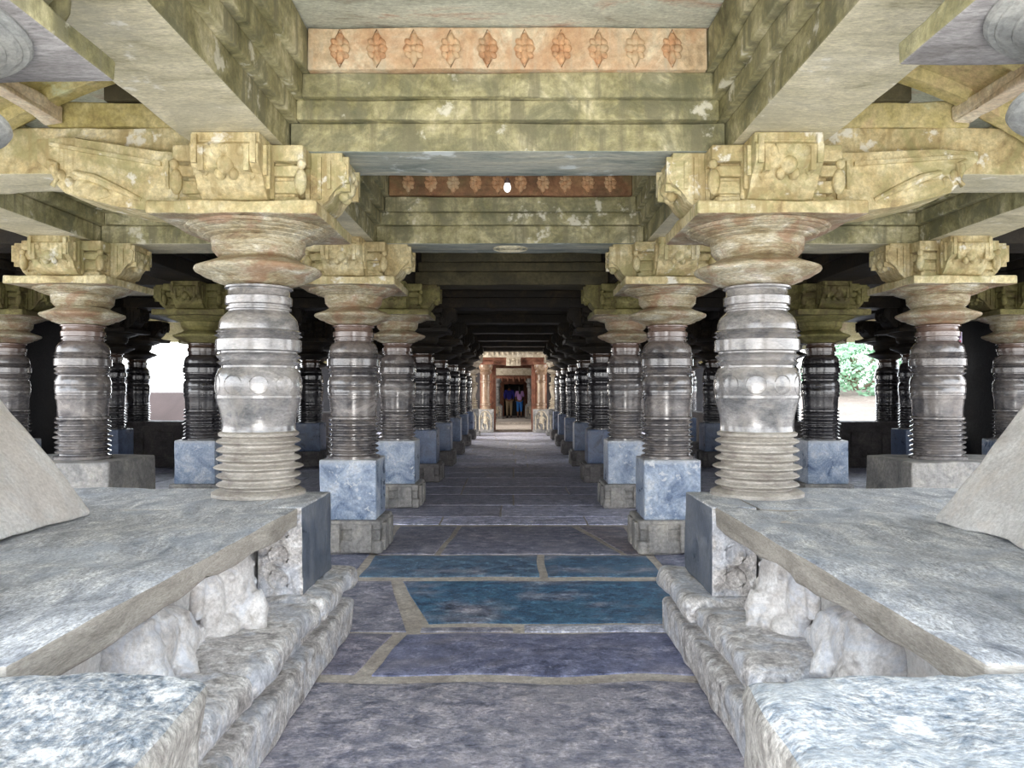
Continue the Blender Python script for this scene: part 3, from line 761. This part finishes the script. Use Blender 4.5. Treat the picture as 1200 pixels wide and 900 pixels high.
for s in (-1, 1):
    for i, y in enumerate((7.35, 10.1, 12.85, 15.4, 18.35, 21.1)):
        a, b = sorted((CX + s * 1.885, CX + s * 3.675))
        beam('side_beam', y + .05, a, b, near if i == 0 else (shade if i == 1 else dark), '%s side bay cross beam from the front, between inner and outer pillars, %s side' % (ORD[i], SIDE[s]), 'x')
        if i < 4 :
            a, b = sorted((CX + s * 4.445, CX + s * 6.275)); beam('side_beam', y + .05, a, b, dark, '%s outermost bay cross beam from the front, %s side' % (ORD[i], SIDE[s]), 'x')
    # beam above the platform pillar running outwards
    t = thing('porch_beam', 'ochre stone beam running outward behind the long bracket of the %s platform pillar' % SIDE[s], 'beam')
    bm = bmesh.new(); a, b = sorted((CX + s * 1.78, CX + s * 5.2)); rough_box(bm, a, b, FRONT - .02, FRONT + .42, 2.79, 3.07, r=.012, res=.15, amp=.012, facemat=lambda n: 1 if n[2] < 0 else 0)
    link('lintel', bm, [M['ochre'], M['soffit']], t)
    bm = bmesh.new(); a, b = sorted((CX + s * 1.78, CX + s * 2.75)); rough_box(bm, a, b, FRONT - .03, FRONT + .42, 3.07, 3.22, r=.012, res=.15, amp=.012)
    link('moulding', bm, M['eave'], t)
    bm = bmesh.new(); a, b = sorted((CX + s * 1.78, CX + s * 2.4)); rough_box(bm, a, b, FRONT - .05, FRONT + .42, 3.22, 3.5, r=.012, res=.15, amp=.012)
    link('moulding', bm, M['oliveshade'], t)
bm = bmesh.new(); rough_box(bm, CX - 8.1, CX + 8.1, FRONT + 5.5, 28.4, 3.53, 3.8, r=.02, res=1.5, amp=.0); struct(link('ceiling_rear', bm, M['deepshade']))
bm = bmesh.new(); rough_box(bm, CX - 8.1, CX + 8.1, FRONT, FRONT + 5.5, 3.53, 3.8, r=.02, res=1.5, amp=.0)
rough_box(bm, CX - 1.9, CX + 1.9, .6, FRONT - .001, 3.53, 3.8, r=.02, res=.3, amp=.0)
struct(link('ceiling', bm, M['ceiling']))
# porch eaves: curved slab with ribs and a purlin
def curve_z(u):   # u = distance out from 1.7
    return 3.50 - .10 * u - .20 * u * u
for s in (-1, 1):
    P = thing('porch_eave', 'sloping curved stone eave with ribs and purlin over the %s platform' % SIDE[s], 'eave')
    bm = bmesh.new(); us = [.22 + i * .12 for i in range(16)]
    poly = [(CX + s * (1.72 + u), curve_z(u)) for u in us] + [(CX + s * (1.72 + u), curve_z(u) + .12) for u in reversed(us)]
    prism(bm, poly, .7, 4.62, 'y'); link('eave_slab', bm, M['eave'], P)
    for k, y in enumerate((1.2, 1.9, 2.6, 3.3, 3.95, 4.45)):
        bm = bmesh.new(); poly = [(CX + s * (1.8 + u), curve_z(u + .08) + .005) for u in us[:-2]] + [(CX + s * (1.8 + u), curve_z(u + .08) - .075) for u in reversed(us[:-2])]
        prism(bm, poly, y - .05, y + .05, 'y', bevel=.01); link('eave_rib', bm, M['eave'], P)
    for k, (u, hh) in enumerate(((.92, .10), (1.6, .10))):
        bm = bmesh.new(); a, b = sorted((CX + s * (1.72 + u), CX + s * (1.72 + u + .07)))
        z = curve_z(u + .06); rough_box(bm, a, b, .7, 4.55, z - hh, z - .03, r=.012, res=.12, amp=.015, seed=k)
        a, b = sorted((CX + s * (1.71 + u), CX + s * (1.72 + u + .10))); rough_box(bm, a, b, .7, 4.55, z - hh - .03, z - hh + .01, r=.01, res=.12, amp=.02, seed=k + 3)
        link('purlin', bm, M['pinkeave'], P)
# eaves of the hall
for s in (-1, 1):
    bm = bmesh.new()
    poly = [(15.2, 3.5), (15.8, 3.1), (16.6, 2.55), (16.6, 2.65), (15.8, 3.3), (15.2, 3.7)]
    a, b = sorted((CX + s * 5.3, CX + s * 8.4)); prism(bm, poly, a, b, 'x')
    poly = [(CX + s * 5.3, 3.5), (CX + s * 5.9, 3.1), (CX + s * 6.7, 2.45), (CX + s * 6.7, 2.6), (CX + s * 5.9, 3.3), (CX + s * 5.3, 3.7)]
    prism(bm, poly, 15.4, 27.5, 'y')
    poly = [(7.0, 3.55), (6.4, 3.2), (5.6, 2.75), (5.6, 2.9), (6.4, 3.4), (7.0, 3.75)]
    a, b = sorted((CX + s * 5.2, CX + s * 8.4)); prism(bm, poly, a, b, 'x')
    struct(link('trim_%d' % (1 if s < 0 else 2), bm, M['eave']))

# white lamp holder under the nearest cross beam, droppings
t = thing('lamp_holder', 'tiny white lamp hanging under the nearest cross beam', 'lamp', (-.047, 5.0, 2.85))
bm = bmesh.new(); lathe(bm, smoothp([(-.058, .004), (-.050, .016), (-.03, .024), (-.01, .020), (0, .017)]), 20); link('bulb', bm, M['lampwhite'], t)
bm = bmesh.new(); lathe(bm, [(0, .02), (.02, .02), (.022, .012), (.035, .012)], 16); link('socket', bm, M['shoe'], t)

# notice board far right
t = thing('notice_board', 'small purple and red notice board hanging high by the outer right pillar', 'sign', (5.18, 9.0, 2.10))
bm = bmesh.new(); rough_box(bm, -.13, .06, -.01, .01, -.08, .09, r=.004, res=.1, amp=0); b0 = link('board', bm, M['signwhite'], t)
bm = bmesh.new(); tube(bm, [(-.03, 0, .08), (-.03, 0, 1.43)], .004, 6); link('hanging_wire', bm, M['shoe'], t)
bm = bmesh.new(); rough_box(bm, -.12, .045, -.016, -.008, .015, .08, r=.002, res=.1, amp=0); link('purple_field', bm, M['signpurple'], b0)
bm = bmesh.new(); rough_box(bm, -.12, .045, -.016, -.008, -.07, -.01, r=.002, res=.1, amp=0); link('red_field', bm, M['signred'], b0)
bm = bmesh.new()
tube(bm, [(-.05, -.02, .06), (-.03, -.02, .035), (0, -.02, .035), (.015, -.02, .055)], .006, 6); link('emblem', bm, M['signwhite'], b0)

# ------------------------------------------------------------------ far end: door walls and shrine
def wall_open(name, y, th, xo, zo, X1, Z1, mat, z0=-.1):
    bm = bmesh.new()
    for a, b, c, d in ((-X1, -xo, z0, Z1), (xo, X1, z0, Z1), (-xo, xo, zo, Z1)):
        rough_box(bm, CX + a, CX + b, y, y + th, c, d, r=.01, res=.5, amp=0)
    return struct(link(name, bm, mat))
bm = bmesh.new()
for s in (-1, 1):
    a, b = sorted((CX + s * 1.22, CX + s * 8.0)); rough_box(bm, a, b, 28.35, 28.7, -.1, 3.6, r=.01, res=1, amp=0)
rough_box(bm, CX - 1.22, CX + 1.22, 28.35, 28.7, 2.98, 3.6, r=.01, res=1, amp=0)
struct(link('wall_back', bm, M['darkwall']))
def panel_figure(bm, w, h, z, y):
    """dancing figure carved under an arch on a pedestal face"""
    ell(bm, (0, y, z + h * .33), (w * .10, .02, h * .09)); ell(bm, (0, y, z + h * .08), (w * .13, .025, h * .17)); ell(bm, (0, y, z - h * .08), (w * .16, .03, h * .08))
    tube(bm, [(-w * .08, y, z - h * .08), (-w * .20, y, z - h * .22), (-w * .10, y, z - h * .40)], .022, 8)
    tube(bm, [(w * .08, y, z - h * .08), (w * .14, y, z - h * .25), (w * .12, y, z - h * .42)], .022, 8)
    tube(bm, [(-w * .1, y, z + h * .2), (-w * .28, y, z + h * .10), (-w * .22, y, z + h * .28)], .016, 8)
    tube(bm, [(w * .1, y, z + h * .2), (w * .27, y, z + h * .06), (w * .15, y, z - h * .02)], .016, 8)
    tube(bm, [(-w * .38, y, z - h * .42), (-w * .38, y, z + h * .2), (-w * .2, y, z + h * .42), (0, y, z + h * .47), (w * .2, y, z + h * .42), (w * .38, y, z + h * .2), (w * .38, y, z - h * .42)], .018, 8)
DOORP = [(.95, .2), (1.0, .2), (1.02, .16), (1.08, .16), (1.1, .19), (1.16, .19), (1.18, .155), (1.9, .15), (1.92, .18), (1.97, .18), (2.0, .15), (2.2, .15), (2.25, .2), (2.3, .22), (2.36, .18), (2.42, .24), (2.5, .26), (2.56, .26)]
for s in (-1, 1):
    t = thing('door_pillar', 'round smooth pillar on carved square pedestal, flanking the distant doorway on the %s' % SIDE[s], 'pillar', (CX + s * 1.0, 27.7, 0))
    bm = bmesh.new(); lathe(bm, [(z - .12, r) for z, r in DOORP], 32); link('shaft', bm, M['doorshaft'], t)
    bm = bmesh.new(); rough_box(bm, -.29, .29, -.29, .29, 0, .84, r=.015, res=.2, amp=.004); pd = link('pedestal', bm, M['panel'], t)
    bm = bmesh.new(); panel_figure(bm, .54, .74, .43, -.295); link('figure_carving', bm, M['shrinepale'], pd)
    bm = bmesh.new(); rough_box(bm, -.3, .3, -.3, .3, 2.44, 2.56, r=.01, res=.2, amp=.004); link('abacus', bm, M['shrine'], t)
    # bright lathe pillar one bay closer
    t = thing('flank_pillar', 'sunlit cream turned pillar beside the distant doorway, %s side' % SIDE[s], 'pillar', (CX + s * 1.45, 25.9, 0))
    bm = bmesh.new(); lathe(bm, [(.9, .25), (.95, .25)] + rings_profile(.95, 1.2, 4, .24, .19) + smoothp([(1.2, .2), (1.3, .17), (1.5, .22), (1.62, .24), (1.7, .19)]) + [(1.72, .25), (1.76, .25), (1.8, .18), (1.95, .17), (2.0, .24), (2.05, .16), (2.12, .3), (2.2, .33), (2.25, .2), (2.35, .3), (2.45, .36)], 32)
    link('shaft', bm, M['shrinepale'], t)
    bm = bmesh.new(); rough_box(bm, -.28, .28, -.28, .28, .12, .9, r=.02, res=.2, amp=.004); rough_box(bm, -.34, .34, -.34, .34, 0, .14, r=.03, res=.2, amp=.01); pd = link('pedestal', bm, M['panel'], t)
    bm = bmesh.new(); panel_figure(bm, .52, .7, .52, -.285); link('figure_carving', bm, M['shrinepale'], pd)
    bm = bmesh.new(); rough_box(bm, -.4, .4, -.4, .4, 2.45, 2.86, r=.03, res=.2, amp=.02); link('bracket', bm, M['shrinepale'], t)
    # red jambs
    t = thing('door_jamb', 'red-brown stone door jamb, %s side of the distant doorway' % SIDE[s], 'door jamb')
    a, b = sorted((CX + s * .66, CX + s * .80)); bm = bmesh.new(); rough_box(bm, a, b, 28.0, 28.34, 0.08, 2.43, r=.01, res=.4, amp=.004); link('inner_band', bm, M['shrine'], t)
    a, b = sorted((CX + s * .81, CX + s * 1.22)); bm = bmesh.new(); rough_box(bm, a, b, 28.1, 28.34, 0, 2.6, r=.01, res=.4, amp=.004); link('outer_band', bm, M['shrine'], t)
t = thing('door_lintel', 'cream carved lintel band over the distant doorway with a small seated figure', 'lintel')
bm = bmesh.new(); rough_box(bm, CX - 1.22, CX + 1.22, 27.45, 28.0, 2.70, 2.97, r=.02, res=.2, amp=.012); 
for k in range(13): ell(bm, (CX - 1.08 + k * .18, 27.45, 2.83), (.05, .03, .07), (0, 0, 0), 2)
link('carved_band', bm, M['shrinepale'], t)
bm = bmesh.new(); rough_box(bm, CX - 1.22, CX + 1.22, 27.6, 28.0, 2.44, 2.70, r=.02, res=.2, amp=.01); pb = link('red_band', bm, M['shrine'], t)
bm = bmesh.new(); rough_box(bm, CX - .26, CX + .26, 27.5, 27.62, 2.40, 2.71, r=.01, res=.2, amp=.004)
ell(bm, (CX, 27.5, 2.53), (.09, .03, .07)); ell(bm, (CX, 27.5, 2.63), (.045, .03, .045)); ell(bm, (CX - .15, 27.5, 2.54), (.05, .02, .1)); ell(bm, (CX + .15, 27.5, 2.54), (.05, .02, .1))
link('figure_panel', bm, M['shrinepale'], t)

# inner hall
bm = bmesh.new(); rough_box(bm, CX - 3, CX + 3, 28.4, 33.0, -.3, .07, r=.02, res=1, amp=0); rough_box(bm, CX - 3, CX + 3, 33.0, 42.5, -.3, .15, r=.02, res=1, amp=0)
struct(link('floor_inner', bm, M['mortar']))
bm = bmesh.new()
for s in (-1, 1):
    a, b = sorted((CX + s * 2.6, CX + s * 2.9)); rough_box(bm, a, b, 28.5, 42.5, -.1, 3.4, r=.01, res=2, amp=0)
rough_box(bm, CX - 2.9, CX + 2.9, 42.0, 42.4, -.1, 3.4, r=.01, res=2, amp=0); struct(link('wall_inner', bm, M['darkwall']))
bm = bmesh.new(); rough_box(bm, CX - 2.9, CX + 2.9, 28.5, 42.4, 3.2, 3.5, r=.01, res=2, amp=0); struct(link('ceiling_inner', bm, M['darkwall']))
wall_open('wall_middle', 33.0, .3, .76, 2.62, 2.6, 3.3, M['shrine'])
wall_open('wall_shrine', 40.5, .3, .52, 1.85, 2.6, 3.3, M['shrine'])
t = thing('inner_lintel', 'dull stone lintel with hanging drops before the innermost shrine door', 'lintel')
bm = bmesh.new(); rough_box(bm, CX - 1.1, CX + 1.1, 37.2, 37.6, 2.25, 2.6, r=.02, res=.3, amp=.01); link('carved_band', bm, M['shrinepale'], t)
bm = bmesh.new(); rough_box(bm, CX - 1.1, CX + 1.1, 37.3, 37.6, 2.08, 2.25, r=.02, res=.3, amp=.01)
for k in range(5): ell(bm, (CX - .56 + .28 * k, 37.3, 2.06), (.05, .05, .12), (0, 0, 0), 2)
link('drop_band', bm, M['shrine'], t)
for s in (-1, 1):
    t = thing('shrine_pillar', 'dim round pillar with arched carved foot beside the two people, %s side' % SIDE[s], 'pillar', (CX + s * .80, 37.5, .15))
    bm = bmesh.new(); lathe(bm, [(.62, .2), (.7, .2), (.72, .13), (1.5, .13), (1.55, .18), (1.7, .14), (1.8, .22), (1.95, .24)], 24); link('shaft', bm, M['panel'], t)
    bm = bmesh.new(); rough_box(bm, -.25, .25, -.25, .25, 0, .64, r=.02, res=.2, amp=.01); pd = link('pedestal', bm, M['panel'], t)
    bm = bmesh.new(); panel_figure(bm, .46, .56, .33, -.255); link('figure_carving', bm, M['shrinepale'], pd)

# ------------------------------------------------------------------ people
def skin_mesh(name, verts, edges, mat, parent, root=0, sub=2):
    me = bpy.data.meshes.new(name); me.from_pydata([v[:3] for v in verts], edges, [])
    o = bpy.data.objects.new(name, me); COL.objects.link(o)
    md = o.modifiers.new('s', 'SKIN'); md.use_smooth_shade = True
    for i, v in enumerate(verts):
        sv = me.skin_vertices[0].data[i]
        r = v[3]; sv.radius = r if isinstance(r, tuple) else (r, r); sv.use_root = (i == root)
    sb = o.modifiers.new('u', 'SUBSURF'); sb.levels = sb.render_levels = sub
    bake(o); o.data.materials.append(mat); o.parent = parent
    return o

def person(label, loc, rz, H, top, legs, woman=False, shorts=False):
    k = H / 1.70; t = thing('person', label, 'person', loc, rz=rz)
    sw = .19 if not woman else .165; hw = .085
    V, E = [], []
    def add(x, y, z, r, par=None):
        V.append((x * k, y * k, z * k, r * k if not isinstance(r, tuple) else (r[0] * k, r[1] * k)))
        if par is not None: E.append((par, len(V) - 1))
        return len(V) - 1
    # person faces +y
    pel = add(0, 0, .92, (.125, .10))
    wa = add(0, .005, 1.06, (.112 if woman else .125, .09), pel); ch = add(0, .01, 1.25, (.14, .105), wa); nk = add(0, 0, 1.43, .058, ch)
    n2 = add(0, .005, 1.49, .05, nk); hd = add(0, .02, 1.57, (.072, .088), n2); ht = add(0, .01, 1.66, (.06, .07), hd)
    ns = add(0, .105, 1.565, .012, hd)
    for s in (-1, 1):
        add(s * .078, .0, 1.57, .014, hd)
        sh = add(s * sw, 0, 1.385, .055, nk if False else ch)
        bend = (woman and s > 0) 
        el_ = add(s * (sw + .05), -.02, 1.11, .04, sh)
        wr = add(s * (sw + .01), .13, .93, .027, el_) if not bend else add(s * (sw - .02), .20, 1.12, .026, el_)
        pm = add(V[wr][0] / k - s * .01, V[wr][1] / k + .05, V[wr][2] / k - .03, (.034, .02), wr)
        for f in range(4):
            b0 = Vector(V[pm][:3]) / k; off = (f - 1.5) * .018
            L_ = (.055, .065, .06, .048)[f]
            f1 = add(b0.x + off, b0.y + L_ * .5, b0.z - .035, .0085, pm); add(b0.x + off, b0.y + L_ * .6, b0.z - .035 - L_ * .5, .0075, f1)
        th = add(V[pm][0] / k - s * .032, V[pm][1] / k + .01, V[pm][2] / k - .02, .010, pm); add(V[th][0] / k - s * .006, V[th][1] / k + .02, V[th][2] / k - .03, .008, th)
        hp = add(s * hw, 0, .86, (.088, .09), pel); step = .04 * s if woman else -.05 * s
        kn = add(s * (hw + .01), step * .6 + .02, .49, .056, hp); an = add(s * (hw + .01), step, .09, .036, kn); add(s * (hw + .02), step + .13, .03, (.038, .022), an)
    body = skin_mesh('body', V, E, M['skin'], t)
    # shirt
    V2, E2 = [], []
    V, E = V2, E2
    def add(x, y, z, r, par=None):
        V2.append((x * k, y * k, z * k, r * k if not isinstance(r, tuple) else (r[0] * k, r[1] * k)))
        if par is not None: E2.append((par, len(V2) - 1))
        return len(V2) - 1
    p = add(0, 0, .86, (.152, .125)); w_ = add(0, .005, 1.06, (.135 if woman else .15, .112), p); c = add(0, .01, 1.26, (.162, .125), w_); n_ = add(0, 0, 1.41, .08, c)
    for s in (-1, 1):
        sh = add(s * sw, 0, 1.385, .072, c); e_ = add(s * (sw + .05), -.02, 1.11, .056, sh)
        bend = (woman and s > 0)
        if not woman: add(s * (sw + .014), .11, .96, .042, e_)
    skin_mesh('shirt', V2, E2, top, body)
    V3, E3 = [], []
    def add(x, y, z, r, par=None):
        V3.append((x * k, y * k, z * k, r * k if not isinstance(r, tuple) else (r[0] * k, r[1] * k)))
        if par is not None: E3.append((par, len(V3) - 1))
        return len(V3) - 1
    p = add(0, 0, .93, (.14, .115))
    for s in (-1, 1):
        step = .04 * s if woman else -.05 * s
        h = add(s * hw, 0, .84, (.10, .105), p); kn = add(s * (hw + .01), step * .6 + .015, .49, .070, h)
        add(s * (hw + .01), step, .30 if shorts else .10, .056, kn)
    skin_mesh('trousers', V3, E3, legs, body)
    bm = bmesh.new()
    ell(bm, (0, -.012 * k, 1.625 * k), (.092 * k, .10 * k, .10 * k))
    if woman:
        ell(bm, (0, -.06 * k, 1.52 * k), (.085 * k, .06 * k, .14 * k)); ell(bm, (0, -.10 * k, 1.40 * k), (.06 * k, .045 * k, .16 * k))
    else: ell(bm, (0, -.035 * k, 1.57 * k), (.085 * k, .075 * k, .08 * k))
    for v in bm.verts:
        if v.co.y > .045 * k and v.co.z < 1.63 * k: v.co.y = .045 * k
    hr = link('hair', bm, M['hair'], body)
    for s in (-1, 1):
        step = .04 * s if woman else -.05 * s
        bm = bmesh.new(); ell(bm, (s * (hw + .018) * k, (step + .06) * k, .035 * k), (.048 * k, .13 * k, .04 * k)); ell(bm, (s * (hw + .012) * k, step * k, .07 * k), (.045 * k, .05 * k, .055 * k))
        for v in bm.verts: v.co.z = max(v.co.z, 0)
        link('shoe', bm, M['shoe'], body)
    for s in (-1, 1):
        bm = bmesh.new(); ell(bm, (s * .03 * k, .098 * k, 1.585 * k), (.012 * k, .008 * k, .008 * k), (0, 0, 0), 1); link('eye', bm, M['signwhite'], body)
    bm = bmesh.new(); ell(bm, (0, .098 * k, 1.53 * k), (.024 * k, .01 * k, .007 * k), (0, 0, 0), 1); link('mouth', bm, M['signred'], body)
    return t
person('man in navy long-sleeved shirt and khaki trousers seen from behind, walking to the shrine', (-.27, 38.6, .15), -.05, 1.68, M['navy'], M['khaki'])
person('woman in lilac top and bright blue leggings seen from behind, dark hair down', (.25, 38.75, .15), .08, 1.60, M['lilac'], M['blue'], woman=True, shorts=True)

# ------------------------------------------------------------------ outside
bm = bmesh.new(); rough_box(bm, -60, -6, 44, 44.4, -.6, 1.42, r=.05, res=6, amp=0); struct(link('compound_wall', bm, M['compound']))
bm = bmesh.new()
g = []
for i in range(30):
    row = []
    for j in range(12):
        x = 8 + i * 2.0; y = 28 + j * 2.2; z = -.56 + min(1, j / 8) * 2.3 + noise.noise(Vector((x * .2, y * .2, 0))) * .3 * (j > 0)
        row.append(bm.verts.new((x, y, z)))
    g.append(row)
for i in range(29):
    for j in range(11): bm.faces.new((g[i][j], g[i + 1][j], g[i + 1][j + 1], g[i][j + 1]))
struct(link('ground_bank', bm, M['ground']))
def tree(label, x, y, h, R, seed):
    t = thing('tree', label, 'tree', (x, y, -.3)); rnd = random.Random(seed)
    bm = bmesh.new(); pts = [(0, 0, 0), (.1, 0, h * .3), (-.05, .1, h * .55), (.05, 0, h * .8)]
    tube(bm, pts, [R * .10, R * .08, R * .06, R * .03], 10)
    for k in range(6):
        a = k * PI / 3; tube(bm, [(0, 0, h * (.35 + .05 * k)), (R * .35 * math.cos(a), R * .35 * math.sin(a), h * (.5 + .05 * k)), (R * .7 * math.cos(a), R * .7 * math.sin(a), h * (.6 + .05 * k))], [R * .05, R * .035, R * .015], 8)
    link('trunk', bm, M['bark'], t)
    bm = bmesh.new()
    for k in range(7000):
        a = rnd.uniform(0, 2 * PI); u = rnd.uniform(-1, 1); q = rnd.uniform(.55, 1) ** .5
        rr = R * q * math.sqrt(1 - u * u); p = Vector((rr * math.cos(a), rr * math.sin(a), h * .62 + h * .42 * u * q))
        if noise.noise(p * .9) < -.12: continue
        s_ = rnd.uniform(.10, .2); d1 = Vector((rnd.uniform(-1, 1), rnd.uniform(-1, 1), rnd.uniform(-1, 1))).normalized(); d2 = d1.orthogonal().normalized()
        vs = [bm.verts.new(p + d1 * s_), bm.verts.new(p + d2 * s_ * .5), bm.verts.new(p - d1 * s_), bm.verts.new(p - d2 * s_ * .5)]; bm.faces.new(vs)
    link('foliage', bm, M['leaf'], t, smooth=False)
for k, (x, y, h, R, lab) in enumerate(((19.5, 44, 4.6, 3.0, 'pale green tree seen through the right side opening of the hall'), (13.5, 47, 4.3, 2.4, 'smaller pale tree outside, glimpsed between the pillars'), (26.5, 46, 5.2, 3.0, 'tree outside beyond the dark right wall'))):
    tree(lab, x, y, h, R, k)

# ------------------------------------------------------------------ world, lights, camera
w = bpy.data.worlds.new('sky'); SC.world = w; w.use_nodes = True
nt = w.node_tree; bg = nt.nodes['Background']
tc = _n(nt, 'ShaderNodeTexCoord'); sp = _n(nt, 'ShaderNodeSeparateXYZ'); nt.links.new(tc.outputs['Generated'], sp.inputs[0])
cr = _n(nt, 'ShaderNodeValToRGB'); nt.links.new(sp.outputs['Z'], cr.inputs['Fac'])
cr.color_ramp.elements[0].position = 0; cr.color_ramp.elements[0].color = (1.0, 1.0, 1.0, 1)
cr.color_ramp.elements[1].position = .5; cr.color_ramp.elements[1].color = (.78, .88, 1.0, 1)
nt.links.new(cr.outputs[0], bg.inputs[0]); bg.inputs[1].default_value = 4.4

def area(name, loc, target, size, energy, col, size_y=None):
    l = bpy.data.lights.new(name, 'AREA'); l.energy = energy; l.color = col; l.size = size
    if size_y: l.shape = 'RECTANGLE'; l.size_y = size_y
    o = bpy.data.objects.new(name, l); COL.objects.link(o); o.location = loc
    o.rotation_euler = (Vector(target) - Vector(loc)).to_track_quat('-Z', 'Y').to_euler(); return o
area('porch_bounce_fill', (0, -2.2, .5), (0, 5, 3.0), 4.5, 400, (1, .97, .92), 1.6)  # added lamp behind the camera, stands in for light bounced off the ground
area('hall_opening_fill', (-7.2, 17.5, 2.2), (0, 14, .4), 2, 50, (.85, .93, 1))  # added lamps outside the side openings, strengthen the daylight coming in
area('hall_opening_fill', (7.2, 17.5, 2.2), (0, 14, .4), 2, 50, (.85, .93, 1))
area('doorway_fill', (-4.8, 25.4, 2.0), (-1, 26, .8), 2, 420, (1, .97, .9))  # added lamps, brighten the pillars and floor by the far doorway
area('doorway_fill', (4.8, 26.4, 2.0), (1, 27, .3), 2, 200, (1, .95, .85))
area('inner_hall_fill', (0, 30.5, 3.1), (0, 30.0, 0), 2, 130, (1, .92, .84))  # unseen lamps added to brighten the inner hall
area('inner_hall_fill', (-1.9, 35.5, 2.8), (0, 37.5, .8), 1.2, 45, (1, .95, .9))

cam = bpy.data.cameras.new('camera'); co = bpy.data.objects.new('camera', cam); COL.objects.link(co)
co.location = (0, 0, 1.5); co.rotation_euler = (PI / 2, 0, 0)
cam.sensor_width = 36; cam.lens = 27.0; cam.shift_x = -.0025; cam.shift_y = .0067; cam.clip_start = .05; cam.clip_end = 400
SC.camera = co
SC.view_settings.view_transform = 'Standard'; SC.view_settings.look = 'None'; SC.view_settings.exposure = 0.3
SC.cycles.use_denoising = True
SC.cycles.max_bounces = 8; SC.cycles.diffuse_bounces = 5
